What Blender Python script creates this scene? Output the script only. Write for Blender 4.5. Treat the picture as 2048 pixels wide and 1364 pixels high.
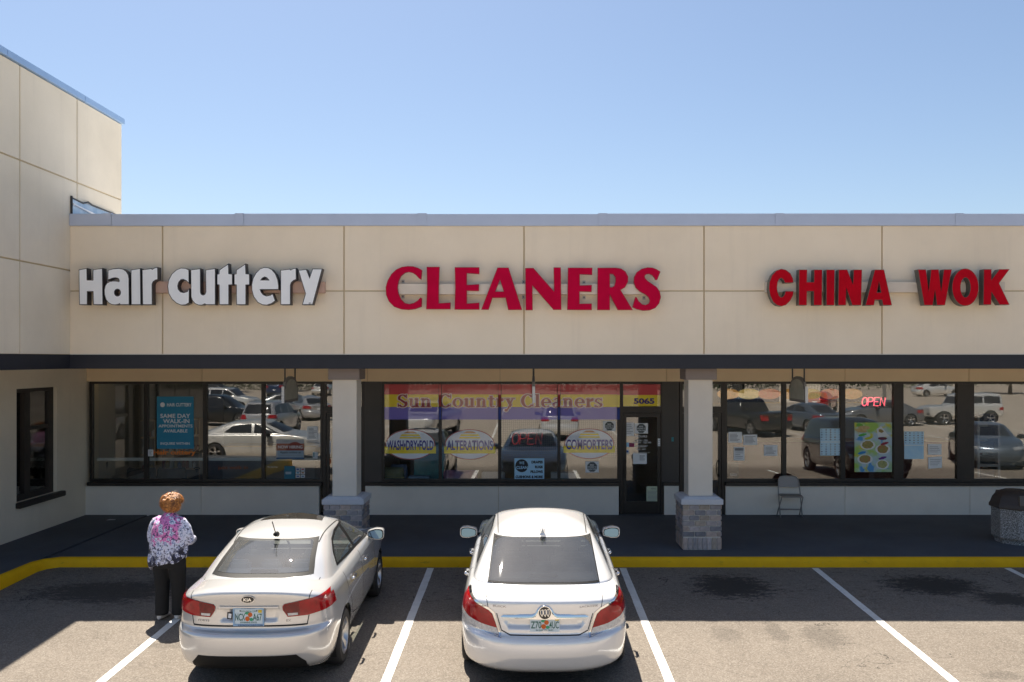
import bpy, bmesh, math, random
from mathutils import Vector, Matrix, noise
from mathutils.bvhtree import BVHTree
random.seed(7)
SC = bpy.context.scene
COL = SC.collection
for _o in list(bpy.data.objects):
    bpy.data.objects.remove(_o)
R = math.radians

# ------------------------------------------------------------------ camera
F, CX, CY, CH = 1700.0, 1050.0, 718.0, 3.32      # focal length in pixels of the 2048 wide photograph, principal point, eye height
cam = bpy.data.cameras.new('camera')
cam.sensor_width = 36.0
cam.lens = F / 2048 * 36
cam.shift_x = (1024 - CX) / 2048
cam.shift_y = (CY - 682) / 2048
cam.clip_start, cam.clip_end = 0.1, 2000
co = bpy.data.objects.new('camera', cam); COL.objects.link(co)
co.location = (0, 0, CH); co.rotation_euler = (R(90), 0, 0)
SC.camera = co

# ------------------------------------------------------------------ sky, sun, exposure
SUNV = Vector((-0.2025, 0.492, 1.0)).normalized()   # towards the sun: behind the shops, a little to the left
EL = math.asin(SUNV.z); AZ = math.atan2(SUNV.x, SUNV.y)
wd = bpy.data.worlds.new('World'); SC.world = wd; wd.use_nodes = True
nt = wd.node_tree; nt.nodes.clear()
sky = nt.nodes.new('ShaderNodeTexSky'); sky.sky_type = 'NISHITA'; sky.sun_disc = False
sky.sun_elevation = EL; sky.sun_rotation = AZ
sky.air_density = 1.0; sky.dust_density = 1.0; sky.ozone_density = 1.9; sky.altitude = 0
bg = nt.nodes.new('ShaderNodeBackground'); bg.inputs[1].default_value = 0.0625
out = nt.nodes.new('ShaderNodeOutputWorld')
nt.links.new(sky.outputs[0], bg.inputs[0]); nt.links.new(bg.outputs[0], out.inputs[0])
sl = bpy.data.lights.new('sun', 'SUN'); sl.energy = 5.0; sl.angle = R(0.53); sl.color = (1.0, 0.925, 0.81)
so = bpy.data.objects.new('sun', sl); COL.objects.link(so)
so.rotation_euler = (-SUNV).to_track_quat('-Z', 'Y').to_euler(); so.location = (-20, 40, 60)
SC.view_settings.view_transform = 'Standard'; SC.view_settings.look = 'None'
SC.view_settings.gamma = 1.0; SC.view_settings.use_curve_mapping = False
SC.view_settings.exposure = 1.15
SC.render.engine = 'CYCLES'
SC.cycles.max_bounces = 10; SC.cycles.transparent_max_bounces = 16
SC.cycles.use_denoising = True

# ------------------------------------------------------------------ helpers
def X(px, D): return (px - CX) / F * D
def Z(py, D): return CH - (py - CY) / F * D
DK, DF, DS = 13.54, 13.90, 17.38                  # kerb face, fascia face, shopfront plane
SLOPE = 0.033
def gz(y): return -SLOPE * (DK - y) if y > 0 else -SLOPE * DK   # the lot falls gently away from the kerb
WZ = 0.14                                         # pavement level

class NT:
    def __init__(s, m): s.t = m.node_tree
    def n(s, typ, ins=None, **kw):
        x = s.t.nodes.new(typ)
        for k, v in kw.items(): setattr(x, k, v)
        for k, v in (ins or {}).items():
            if isinstance(v, bpy.types.NodeSocket): s.t.links.new(v, x.inputs[k])
            else: x.inputs[k].default_value = v
        return x
    def math(s, op, a, b=0.0, c=None):
        d = {0: a, 1: b}
        if c is not None: d[2] = c
        return s.n('ShaderNodeMath', d, operation=op).outputs[0]
    def mix(s, f, a, b):
        x = s.n('ShaderNodeMix', None, data_type='RGBA')
        for i, v in ((0, f), (6, a), (7, b)):
            if isinstance(v, bpy.types.NodeSocket): s.t.links.new(v, x.inputs[i])
            else: x.inputs[i].default_value = v if i == 0 else (tuple(v) + (1,))[:4]
        return x.outputs[2]
    def ramp(s, fac, lo, hi):
        return s.n('ShaderNodeMapRange', {0: fac, 1: lo, 2: hi}).outputs[0]
    def noise(s, scale, detail=3, vec=None, rough=0.5):
        ins = {'Scale': scale, 'Detail': detail, 'Roughness': rough}
        if vec is not None: ins['Vector'] = vec
        return s.n('ShaderNodeTexNoise', ins).outputs[0]

_M = {}
def newmat(name):
    m = bpy.data.materials.new(name); m.use_nodes = True
    m.node_tree.nodes.clear()
    return m
def pbr(name, c, rough=0.5, metal=0.0, c2=None, ns=8.0, nd=4, bump=0.0, bs=200.0, coat=0.0, spec=0.5, rvar=0.0, emit=None, es=0.0, stretch=None, flake=0.0, rnd=0.0):
    """procedural surface: two-colour noise, fine relief, optional clear coat"""
    if name in _M: return _M[name]
    m = newmat(name); t = NT(m)
    o = t.n('ShaderNodeOutputMaterial')
    b = t.n('ShaderNodeBsdfPrincipled', {'Roughness': rough, 'Metallic': metal, 'Coat Weight': coat, 'Coat Roughness': 0.04, 'Specular IOR Level': spec})
    t.t.links.new(b.outputs[0], o.inputs[0])
    tc = t.n('ShaderNodeTexCoord').outputs['Object']
    if stretch: tc = t.n('ShaderNodeVectorMath', {0: tc, 1: stretch}, operation='MULTIPLY').outputs[0]
    col = None
    if c2 is not None:
        f = t.ramp(t.noise(ns, nd, tc, 0.6), 0.3, 0.7)
        col = t.mix(f, c, c2)
    if rnd:
        oi = t.n('ShaderNodeObjectInfo').outputs['Random']
        v = t.math('MULTIPLY_ADD', oi, 2 * rnd, 1 - rnd)
        if col is None: col = t.mix(0.0, c, c)
        col = t.n('ShaderNodeHueSaturation', {'Value': v, 'Color': col}).outputs[0]
    if flake:
        w = t.n('ShaderNodeTexVoronoi', {'Vector': tc, 'Scale': 900.0}).outputs['Color']
        g = t.n('ShaderNodeSeparateColor', {0: w}).outputs[0]
        fl = t.math('MULTIPLY_ADD', g, flake, 1 - flake / 2)
        base = col if col is not None else t.mix(0.0, c, c)
        col = t.n('ShaderNodeHueSaturation', {'Value': fl, 'Color': base}).outputs[0]
    if col is not None: t.t.links.new(col, b.inputs['Base Color'])
    else: b.inputs['Base Color'].default_value = tuple(c) + (1,)
    if rvar:
        rr = t.math('MULTIPLY_ADD', t.noise(ns * 1.7, 4, tc), rvar * 2, rough - rvar)
        t.t.links.new(rr, b.inputs['Roughness'])
    if bump:
        bn = t.n('ShaderNodeBump', {'Strength': min(1.0, bump), 'Distance': 0.004, 'Height': t.noise(bs, 3, tc)})
        t.t.links.new(bn.outputs[0], b.inputs['Normal'])
    if emit:
        b.inputs['Emission Color'].default_value = tuple(emit) + (1,); b.inputs['Emission Strength'].default_value = es
    _M[name] = m
    return m

def glassmat(name, tint, base=0.10, rough=0.0, wave=0.0, dust=0.0):
    """pane: tinted see-through plus mirror reflection that grows towards grazing"""
    if name in _M: return _M[name]
    m = newmat(name); t = NT(m)
    o = t.n('ShaderNodeOutputMaterial')
    tr = t.n('ShaderNodeBsdfTransparent', {0: tuple(tint) + (1,)})
    gl = t.n('ShaderNodeBsdfGlossy', {'Color': (1, 1, 1, 1), 'Roughness': rough})
    fr = t.n('ShaderNodeFresnel', {'IOR': 1.45}).outputs[0]
    fac = t.math('MULTIPLY_ADD', fr, 1.0 - base, base)
    if wave:
        tc = t.n('ShaderNodeTexCoord').outputs['Object']
        bn = t.n('ShaderNodeBump', {'Strength': wave, 'Distance': 0.01, 'Height': t.noise(1.6, 2, tc)})
        t.t.links.new(bn.outputs[0], gl.inputs['Normal'])
    mx = t.n('ShaderNodeMixShader', {0: fac, 1: tr.outputs[0], 2: gl.outputs[0]})
    if dust:                                          # a dry film of dust, patchy and wiped
        tc2 = t.n('ShaderNodeTexCoord').outputs['Object']
        df = t.n('ShaderNodeBsdfDiffuse', {0: (.72, .74, .74, 1)})
        amt = t.math('MULTIPLY_ADD', t.ramp(t.noise(3.5, 6, tc2, .65), .3, .75), dust * .35, dust * .8)
        mx = t.n('ShaderNodeMixShader', {0: amt, 1: mx.outputs[0], 2: df.outputs[0]})
    t.t.links.new(mx.outputs[0], o.inputs[0])
    _M[name] = m
    return m

class MB:
    """collects shapes into one mesh"""
    def __init__(s): s.bm = bmesh.new()
    def box(s, x0, x1, y0, y1, z0, z1, bev=0.0):
        r = bmesh.ops.create_cube(s.bm, size=1)
        vs = r['verts']
        for v in vs:
            v.co = Vector(((x0 + x1) / 2 + v.co.x * (x1 - x0), (y0 + y1) / 2 + v.co.y * (y1 - y0), (z0 + z1) / 2 + v.co.z * (z1 - z0)))
        if bev:
            es = list({e for v in vs for e in v.link_edges})
            bmesh.ops.bevel(s.bm, geom=es, offset=bev, segments=2, affect='EDGES')
        return s
    def poly(s, pts):
        vs = [s.bm.verts.new(p) for p in pts]
        f = s.bm.faces.new(vs); return f
    def prism(s, pts, d):
        """polygon of 3D points extruded by vector d"""
        a = [s.bm.verts.new(p) for p in pts]; d = Vector(d)
        b = [s.bm.verts.new(Vector(p) + d) for p in pts]
        n = len(a)
        s.bm.faces.new(a); s.bm.faces.new(b[::-1])
        for i in range(n): s.bm.faces.new((a[i], b[i], b[(i + 1) % n], a[(i + 1) % n]))
        return s
    def tube(s, pts, r, n=8, caps=True, closed=False):
        pts = [Vector(p) for p in pts]; rings = []
        rs = r if isinstance(r, (list, tuple)) else [r] * len(pts)
        up0 = None
        m = len(pts)
        for i, p in enumerate(pts):
            if closed: d = pts[(i + 1) % m] - pts[i - 1]
            else: d = (pts[min(i + 1, m - 1)] - pts[max(i - 1, 0)])
            d.normalize()
            if up0 is None: up0 = d.orthogonal().normalized()
            u = (up0 - d * up0.dot(d)); u = u.normalized() if u.length > 1e-5 else d.orthogonal().normalized()
            up0 = u; w = d.cross(u)
            rings.append([s.bm.verts.new(p + (u * math.cos(k * 2 * math.pi / n) + w * math.sin(k * 2 * math.pi / n)) * rs[i]) for k in range(n)])
        for i in range(m if closed else m - 1):
            A, B = rings[i], rings[(i + 1) % m]
            for k in range(n): s.bm.faces.new((A[k], A[(k + 1) % n], B[(k + 1) % n], B[k]))
        if caps and not closed:
            s.bm.faces.new(rings[0][::-1]); s.bm.faces.new(rings[-1])
        return s
    def loft(s, rings, cap=True, closed=True):
        R_ = [[s.bm.verts.new(p) for p in r] for r in rings]
        n = len(R_[0])
        for a, b in zip(R_[:-1], R_[1:]):
            for k in range(n if closed else n - 1):
                s.bm.faces.new((a[k], a[(k + 1) % n], b[(k + 1) % n], b[k]))
        if cap:
            s.bm.faces.new(R_[0][::-1]); s.bm.faces.new(R_[-1])
        return s
    def lathe(s, prof, n=24, c=(0, 0, 0)):
        c = Vector(c)
        return s.loft([[c + Vector((r * math.cos(2 * math.pi * k / n), r * math.sin(2 * math.pi * k / n), z)) for k in range(n)] for r, z in prof])
    def mesh(s, name, smooth=False, ang=None):
        bmesh.ops.recalc_face_normals(s.bm, faces=s.bm.faces)
        me = bpy.data.meshes.new(name); s.bm.to_mesh(me); s.bm.free()
        if smooth:
            me.shade_smooth()
            if ang: me.set_sharp_from_angle(angle=R(ang))
        return me
    def build(s, name, mat, parent=None, smooth=False, ang=None):
        return link(name, s.mesh(name, smooth, ang), mat, parent)

def link(name, me, mat, parent=None, loc=None, rot=None):
    o = bpy.data.objects.new(name, me); COL.objects.link(o)
    if mat is not None and me is not None:
        if not me.materials: me.materials.append(mat)
    if parent is not None: o.parent = parent
    if loc is not None: o.location = loc
    if rot is not None: o.rotation_euler = rot
    return o
def tag(o, label=None, cat=None, group=None, kind=None):
    if label: o['label'] = label
    if cat: o['category'] = cat
    if group: o['group'] = group
    if kind: o['kind'] = kind
    return o
def thing(name, label, cat, loc=(0, 0, 0), rz=0.0, group=None):
    o = bpy.data.objects.new(name, None); COL.objects.link(o)
    o.location = loc; o.rotation_euler = (0, 0, rz); o.empty_display_size = 0.2
    return tag(o, label, cat, group)

def pip(p, poly):
    c = False; n = len(poly); x, y = p
    for i in range(n):
        x1, y1 = poly[i]; x2, y2 = poly[i - 1]
        if (y1 > y) != (y2 > y) and x < (x2 - x1) * (y - y1) / (y2 - y1) + x1: c = not c
    return c
def area2(p): return sum(p[i - 1][0] * p[i][1] - p[i][0] * p[i - 1][1] for i in range(len(p))) / 2
def inset(poly, d):
    """shrink (d>0) a 2D polygon"""
    if area2(poly) < 0: poly = poly[::-1]
    o = []; n = len(poly)
    for i in range(n):
        a, b, c = Vector(poly[i - 1]), Vector(poly[i]), Vector(poly[(i + 1) % n])
        e1 = (b - a).normalized(); e2 = (c - b).normalized()
        n1 = Vector((-e1.y, e1.x)); n2 = Vector((-e2.y, e2.x))
        k = n1 + n2
        if k.length < 1e-6: k = n1
        k = k / max(0.35, k.dot(n1))
        o.append(tuple(b + k * d))
    return o
def fillmesh(name, loops, y):
    """flat face in the XZ plane at depth y from outline + hole loops (2D), facing the camera"""
    cu = bpy.data.curves.new('fill', 'CURVE'); cu.dimensions = '2D'; cu.fill_mode = 'FRONT'
    for lp in loops:
        sp = cu.splines.new('POLY'); sp.points.add(len(lp) - 1)
        for q, (a, b) in zip(sp.points, lp): q.co = (a, b, 0, 1)
        sp.use_cyclic_u = True
    ob = bpy.data.objects.new('fill', cu); COL.objects.link(ob)
    dg = bpy.context.evaluated_depsgraph_get(); dg.update()
    me = bpy.data.meshes.new_from_object(ob.evaluated_get(dg))
    bpy.data.objects.remove(ob); bpy.data.curves.remove(cu)
    me.name = name
    for v in me.vertices: v.co = (v.co.x, y, v.co.y)
    me.materials.clear()
    return me
def extr(loops, y0, y1):
    """walls of extruded loops between depths y0 (front) and y1, with a back face left open"""
    b = MB()
    for lp in loops:
        a = [b.bm.verts.new((p[0], y0, p[1])) for p in lp]; c = [b.bm.verts.new((p[0], y1, p[1])) for p in lp]
        n = len(lp)
        for i in range(n): b.bm.faces.new((a[i], a[(i + 1) % n], c[(i + 1) % n], c[i]))
    return b
def textmesh(s, w=None, h=None, bold=0.0, shear=0.0, align='CENTER', ext=0.0, space=1.0):
    """lettering as a flat mesh in XY, centred on its box and scaled to width w / height h"""
    cu = bpy.data.curves.new('t', 'FONT'); cu.body = s; cu.align_x = align; cu.size = 1.0
    cu.offset = bold; cu.shear = shear; cu.resolution_u = 3; cu.extrude = ext; cu.space_character = space
    ob = bpy.data.objects.new('t', cu); COL.objects.link(ob)
    dg = bpy.context.evaluated_depsgraph_get(); dg.update()
    me = bpy.data.meshes.new_from_object(ob.evaluated_get(dg))
    bpy.data.objects.remove(ob); bpy.data.curves.remove(cu)
    me.materials.clear()
    xs = [v.co.x for v in me.vertices]; ys = [v.co.y for v in me.vertices]
    if not xs: return me
    x0, x1, y0, y1 = min(xs), max(xs), min(ys), max(ys)
    sx = w / (x1 - x0) if w else None; sy = h / (y1 - y0) if h else None
    sx = sx or sy; sy = sy or sx
    for v in me.vertices:
        v.co.x = (v.co.x - (x0 + x1) / 2) * sx; v.co.y = (v.co.y - (y0 + y1) / 2) * sy; v.co.z *= sy
    return me
def wtext(s, cx, cz, y, mat, parent, w=None, h=None, bold=0.0, name='lettering', shear=0.0, space=1.0):
    """lettering standing in the XZ plane at depth y, parented without offset (parents sit at the origin here)"""
    me = textmesh(s, w, h, bold, shear, space=space); me.name = name
    pl = parent.matrix_basis.translation if parent is not None else Vector((0, 0, 0))
    for v in me.vertices: v.co = (cx + v.co.x - pl.x, y - pl.y, cz + v.co.y - pl.z)
    return link(name, me, mat, parent)
def rect(px0, py0, px1, py1, D): return X(px0, D), X(px1, D), Z(py1, D), Z(py0, D)
# ------------------------------------------------------------------ materials of the place
def stucco(name, c1, c2, dirt):
    m = newmat(name); t = NT(m); o = t.n('ShaderNodeOutputMaterial'); b = t.n('ShaderNodeBsdfPrincipled', {'Roughness': .9, 'Specular IOR Level': .2}); t.t.links.new(b.outputs[0], o.inputs[0])
    p = t.n('ShaderNodeTexCoord').outputs['Object']
    c = t.mix(t.ramp(t.noise(1.1, 6, p, .6), .3, .7), c1, c2)
    c = t.mix(t.math('MULTIPLY', t.ramp(t.noise(.45, 5, p, .7), .45, .8), .35), c, dirt)
    st = t.n('ShaderNodeVectorMath', {0: p, 1: (5.0, 5.0, .35)}, operation='MULTIPLY').outputs[0]
    c = t.mix(t.math('MULTIPLY', t.ramp(t.noise(1.0, 5, st, .6), .55, .85), .30), c, dirt)
    c = t.mix(t.math('MULTIPLY', t.ramp(t.noise(60, 2, p), .6, .8), .25), c, dirt)
    t.t.links.new(c, b.inputs['Base Color'])
    t.t.links.new(t.n('ShaderNodeBump', {'Strength': .5, 'Distance': .004, 'Height': t.noise(150, 3, p)}).outputs[0], b.inputs['Normal']); return m
M_STUCCO = stucco('stucco_beige_weathered', (.87, .755, .60), (.83, .715, .56), (.65, .565, .46))
M_STUCCO2 = stucco('stucco_wing_weathered', (.84, .75, .61), (.77, .685, .55), (.58, .51, .42))
M_JOINT = pbr('joint_olive', (0.58, 0.47, 0.30), 0.9)
M_HEADER = pbr('header_tan', (0.84, 0.67, 0.45), 0.85, c2=(0.80, 0.63, 0.42), ns=2, bump=0.3, bs=150, spec=0.2)
M_KNEE = pbr('knee_wall_cream', (0.86, 0.80, 0.71), 0.85, c2=(0.79, 0.73, 0.65), ns=1.8, nd=6, bump=0.4, bs=140, spec=0.2)
M_COPING = pbr('coping_metal', (0.50, 0.56, 0.70), 0.42, metal=0.25, c2=(0.47, 0.525, 0.66), ns=3)
M_BAND = pbr('band_navy', (0.013, 0.015, 0.023), 0.65, c2=(0.018, 0.020, 0.029), ns=4)
M_BRONZE = pbr('bronze_frame', (0.030, 0.025, 0.022), 0.42, metal=0.3, c2=(0.038, 0.031, 0.027), ns=5)
M_PIER = pbr('bronze_panel', (0.055, 0.050, 0.047), 0.5, metal=0.2, c2=(0.065, 0.058, 0.053), ns=2)
M_SOFFIT = pbr('soffit_paint', (0.84, 0.78, 0.68), 0.8)
M_GLASS = glassmat('shop_glass', (0.90, 0.91, 0.90), 0.062, wave=0.05)
M_WHITE = pbr('white_paint', (0.78, 0.78, 0.76), 0.6)
M_FLOORIN = pbr('interior_floor', (0.50, 0.46, 0.40), 0.4, c2=(0.44, 0.40, 0.35), ns=3)
M_WALLIN = pbr('interior_wall', (0.62, 0.58, 0.52), 0.8)
def kerbpaint():
    m = newmat('kerb_yellow'); t = NT(m); o = t.n('ShaderNodeOutputMaterial'); b = t.n('ShaderNodeBsdfPrincipled', {'Roughness': .7, 'Specular IOR Level': .3}); t.t.links.new(b.outputs[0], o.inputs[0])
    p = t.n('ShaderNodeTexCoord').outputs['Object']; st = t.n('ShaderNodeVectorMath', {0: p, 1: (1, 1, 3)}, operation='MULTIPLY').outputs[0]
    c = t.mix(t.ramp(t.noise(4, 7, p, .65), .3, .7), (.95, .52, .002), (.84, .44, .003))
    chip = t.math('MULTIPLY', t.ramp(t.noise(14, 6, st, .7), .66, .70), .8); c = t.mix(chip, c, (.30, .25, .18))
    scuff = t.math('MULTIPLY', t.ramp(t.noise(3.0, 5, st, .75), .62, .72), .55); c = t.mix(scuff, c, (.25, .16, .02))
    t.t.links.new(c, b.inputs['Base Color']); t.t.links.new(t.n('ShaderNodeBump', {'Strength': .6, 'Distance': .005, 'Height': t.noise(90, 3, p)}).outputs[0], b.inputs['Normal']); return m
M_YELLOW = kerbpaint()

def asphalt():
    m = newmat('asphalt_lot'); t = NT(m)
    o = t.n('ShaderNodeOutputMaterial'); b = t.n('ShaderNodeBsdfPrincipled', {'Roughness': 0.88, 'Specular IOR Level': 0.3})
    t.t.links.new(b.outputs[0], o.inputs[0])
    p = t.n('ShaderNodeTexCoord').outputs['Object']
    big = t.noise(0.55, 6, p, 0.65); mid = t.noise(5.0, 5, p, 0.6)
    vor = t.n('ShaderNodeTexVoronoi', {'Vector': p, 'Scale': 80.0, 'Randomness': 1.0})
    sp = t.n('ShaderNodeSeparateColor', {0: vor.outputs['Color']}).outputs[0]
    fine = t.noise(110.0, 2, p)
    col = t.mix(t.ramp(big, 0.35, 0.68), (0.158, 0.132, 0.106), (0.204, 0.173, 0.141))
    col = t.mix(t.math('MULTIPLY', t.ramp(mid, 0.45, 0.75), 0.35), col, (0.125, 0.106, 0.086))
    col = t.mix(t.math('MULTIPLY', t.ramp(sp, 0.55, 1.0), 0.55), col, (0.32, 0.285, 0.24))
    col = t.mix(t.math('MULTIPLY', t.ramp(sp, 0.35, 0.0), 0.45), col, (0.07, 0.063, 0.055))
    col = t.mix(t.math('MULTIPLY', t.ramp(fine, 0.58, 0.75), 0.4), col, (0.075, 0.066, 0.057))
    # out-of-frame aisle given an added pale tone to bounce light onto the shopfronts
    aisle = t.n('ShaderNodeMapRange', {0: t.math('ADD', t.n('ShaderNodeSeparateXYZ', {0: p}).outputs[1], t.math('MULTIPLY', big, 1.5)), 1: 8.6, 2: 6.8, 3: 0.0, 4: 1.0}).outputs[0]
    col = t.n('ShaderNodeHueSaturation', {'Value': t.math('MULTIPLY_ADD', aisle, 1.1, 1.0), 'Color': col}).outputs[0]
    # oil stains in the stall heads, tyre scuffs further out
    warp = t.n('ShaderNodeTexNoise', {'Vector': t.n('ShaderNodeVectorMath', {0: p, 1: (1.0, 2.6, 1.0)}, operation='MULTIPLY').outputs[0], 'Scale': 3.4, 'Detail': 9.0, 'Roughness': 0.78}).outputs[0]
    fleck = t.math('MULTIPLY_ADD', t.noise(16.0, 5, t.n('ShaderNodeVectorMath', {0: p, 1: (1.0, 2.0, 1.0)}, operation='MULTIPLY').outputs[0], .75), -2.2, 1.1)
    tot = None
    for (sx, sy, rx, ry, k) in ((3.05, 12.55, 0.62, 0.62, 1.0), (6.05, 12.6, 0.75, 0.50, 1.0), (6.75, 11.95, 0.42, 0.34, .9), (-6.0, 12.3, 1.15, 0.55, 0.8),
                                (-5.2, 12.7, .6, .4, .6), (-2.9, 12.2, .6, .6, .8), (3.7, 10.5, .30, .45, .35), (3.15, 10.65, .14, .35, .35), (2.5, 10.6, .2, .3, .25), (5.2, 9.3, .25, .12, .3), (-4.2, 10.2, .4, .14, .3), (0.2, 9.0, .5, .6, .5)):
        d = t.n('ShaderNodeVectorMath', {0: p, 1: (-sx, -sy, 0)}, operation='ADD').outputs[0]
        d = t.n('ShaderNodeVectorMath', {0: d, 1: (1 / rx, 1 / ry, 0)}, operation='MULTIPLY').outputs[0]
        l = t.n('ShaderNodeVectorMath', {0: d}, operation='LENGTH').outputs['Value']
        l = t.math('ADD', l, t.math('MULTIPLY_ADD', warp, -2.4, 1.2))
        l = t.math('ADD', l, fleck)
        f = t.math('MULTIPLY', t.n('ShaderNodeMapRange', {0: l, 1: 1.05, 2: 0.72, 3: 0.0, 4: 1.0}).outputs[0], k)
        tot = f if tot is None else t.math('MAXIMUM', tot, f)
    blot = t.noise(7.0, 6, t.n('ShaderNodeVectorMath', {0: p, 1: (1.0, 2.2, 1.0)}, operation='MULTIPLY').outputs[0], 0.7)
    zone = t.n('ShaderNodeMapRange', {0: t.n('ShaderNodeSeparateXYZ', {0: p}).outputs[1], 1: 11.0, 2: 12.4, 3: 0.12, 4: 0.75}).outputs[0]
    tot = t.math('MAXIMUM', t.math('MULTIPLY', tot, 0.9), t.math('MULTIPLY', t.ramp(blot, 0.57, 0.66), zone))
    col = t.mix(tot, col, (0.031, 0.028, 0.025))
    # hairline cracks
    cw = t.n('ShaderNodeVectorMath', {0: p, 1: t.n('ShaderNodeTexNoise', {'Vector': p, 'Scale': 1.7, 'Detail': 5.0}).outputs['Color']}, operation='ADD').outputs[0]
    ck = t.n('ShaderNodeTexVoronoi', {'Vector': cw, 'Scale': 0.27}, feature='DISTANCE_TO_EDGE').outputs[0]
    ckm = t.math('MULTIPLY', t.math('LESS_THAN', ck, 0.0012), t.math('GREATER_THAN', big, 0.5))
    col = t.mix(t.math('MULTIPLY', ckm, 0.8), col, (0.03, 0.025, 0.02))
    t.t.links.new(col, b.inputs['Base Color'])
    h = t.math('ADD', t.math('MULTIPLY', sp, 0.6), fine)
    t.t.links.new(t.n('ShaderNodeBump', {'Strength': 0.55, 'Distance': 0.006, 'Height': h}).outputs[0], b.inputs['Normal'])
    return m
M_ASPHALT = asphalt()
def walkmat():
    m = newmat('walkway_asphalt'); t = NT(m); o = t.n('ShaderNodeOutputMaterial'); b = t.n('ShaderNodeBsdfPrincipled', {'Roughness': .85}); t.t.links.new(b.outputs[0], o.inputs[0])
    p = t.n('ShaderNodeTexCoord').outputs['Object']
    c = t.mix(t.ramp(t.noise(.9, 7, p, .65), .35, .7), (.098, .104, .116), (.068, .073, .082))
    c = t.mix(t.math('MULTIPLY', t.ramp(t.noise(70, 2, p), .55, .8), .5), c, (.16, .16, .165))
    c = t.mix(t.math('MULTIPLY', t.math('LESS_THAN', t.n('ShaderNodeTexVoronoi', {'Vector': p, 'Scale': 2.6}).outputs['Distance'], .045), .5), c, (.022, .022, .024))
    sv = t.n('ShaderNodeVectorMath', {0: p, 1: (1.2, 9, 1)}, operation='MULTIPLY').outputs[0]
    c = t.mix(t.math('MULTIPLY', t.ramp(t.noise(2.4, 6, sv, .7), .70, .76), .35), c, (.20, .20, .21))
    t.t.links.new(c, b.inputs['Base Color']); t.t.links.new(t.n('ShaderNodeBump', {'Strength': .5, 'Distance': .004, 'Height': t.noise(150, 3, p)}).outputs[0], b.inputs['Normal']); return m
M_WALK = walkmat()
def linepaint():
    m = newmat('line_paint'); t = NT(m); o = t.n('ShaderNodeOutputMaterial'); b = t.n('ShaderNodeBsdfPrincipled', {'Roughness': .75, 'Specular IOR Level': .3}); t.t.links.new(b.outputs[0], o.inputs[0])
    p = t.n('ShaderNodeTexCoord').outputs['Object']
    c = t.mix(t.ramp(t.noise(5, 6, p, .6), .35, .7), (.76, .75, .71), (.64, .62, .57))
    wear = t.math('MULTIPLY', t.ramp(t.noise(60, 4, p, .7), .60, .66), t.math('MULTIPLY_ADD', t.ramp(t.noise(2.2, 4, p), .42, .7), .75, .12))
    c = t.mix(wear, c, (.17, .135, .10)); t.t.links.new(c, b.inputs['Base Color'])
    t.t.links.new(t.n('ShaderNodeBump', {'Strength': .6, 'Distance': .005, 'Height': t.noise(110, 3, p)}).outputs[0], b.inputs['Normal']); return m
M_LINE = linepaint()

# ------------------------------------------------------------------ ground, lot, kerb, pavement
b = MB(); b.box(-600, 600, -700, 600, -1.2, -0.75)
tag(b.build('ground', pbr('far_ground', (0.16, 0.17, 0.10), 0.9, c2=(0.12, 0.13, 0.07), ns=0.05)), kind='structure')
b = MB()
ys = [-130, -80, -40, -20, -10, -5, 0, 2, 4, 6, 8, 10, 12, 13.7]
for x0, x1 in ((-120, -30), (-30, -7.62), (-7.62, 30), (30, 120)):
    for y0, y1 in zip(ys[:-1], ys[1:]):
        b.poly([(x0, y0, gz(y0)), (x1, y0, gz(y0)), (x1, y1, gz(y1)), (x0, y1, gz(y1))])
bmesh.ops.remove_doubles(b.bm, verts=b.bm.verts, dist=1e-4)
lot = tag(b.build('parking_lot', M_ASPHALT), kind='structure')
def groundline(name, pts, w, mat, dz=0.004):
    b = MB()
    for (x0, y0), (x1, y1) in zip(pts[:-1], pts[1:]):
        d = Vector((x1 - x0, y1 - y0)).normalized(); n = Vector((-d.y, d.x)) * w / 2
        N = max(1, int(abs(y1 - y0) / 0.4)) if max(y0, y1) > 0 else 1
        for i in range(N):
            a = i / N; c = (i + 1) / N
            xa, ya, xb, yb = x0 + (x1 - x0) * a, y0 + (y1 - y0) * a, x0 + (x1 - x0) * c, y0 + (y1 - y0) * c
            jit = lambda: random.uniform(-.003, .003)
            q = [(xa - n.x + jit(), ya - n.y), (xb - n.x + jit(), yb - n.y), (xb + n.x + jit(), yb + n.y), (xa + n.x + jit(), ya + n.y)]
            b.poly([(u, v, gz(v) + dz) for u, v in q])
    return b.build(name, mat, lot)
for px in (479, 862, 1245, 1628, 2011):
    x = X(px, DK); groundline('stall_line', [(x, 8.1), (x, DK - 0.05)], 0.105, M_LINE)
for k in (-4, -3, 4, 5, 6, 7, 8, 9):        # bays beyond the frame and the rows across the aisle (seen in the glass)
    if k > 0: x = X(2011, DK) + (k - 3) * 3.05; groundline('stall_line', [(x, 8.1), (x, DK - 0.05)], 0.105, M_LINE)
for row, (y0, y1) in enumerate(((-4.0, -9.5), (-9.6, -15.0), (-22, -27.5), (-27.6, -33))):
    for i in range(-9, 13): groundline('stall_line', [(i * 3.05 + 1.5, y0), (i * 3.05 + 1.5, y1)], 0.105, M_LINE)
for (x0, x1, y) in ((14, 22, -38), (26, 31, -38.2), (34, 40, -38), (44, 52, -38.3), (-12, -4, -38)):
    groundline('lane_line', [(x0, y), (x1, y)], 0.25, M_YELLOW)

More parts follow.
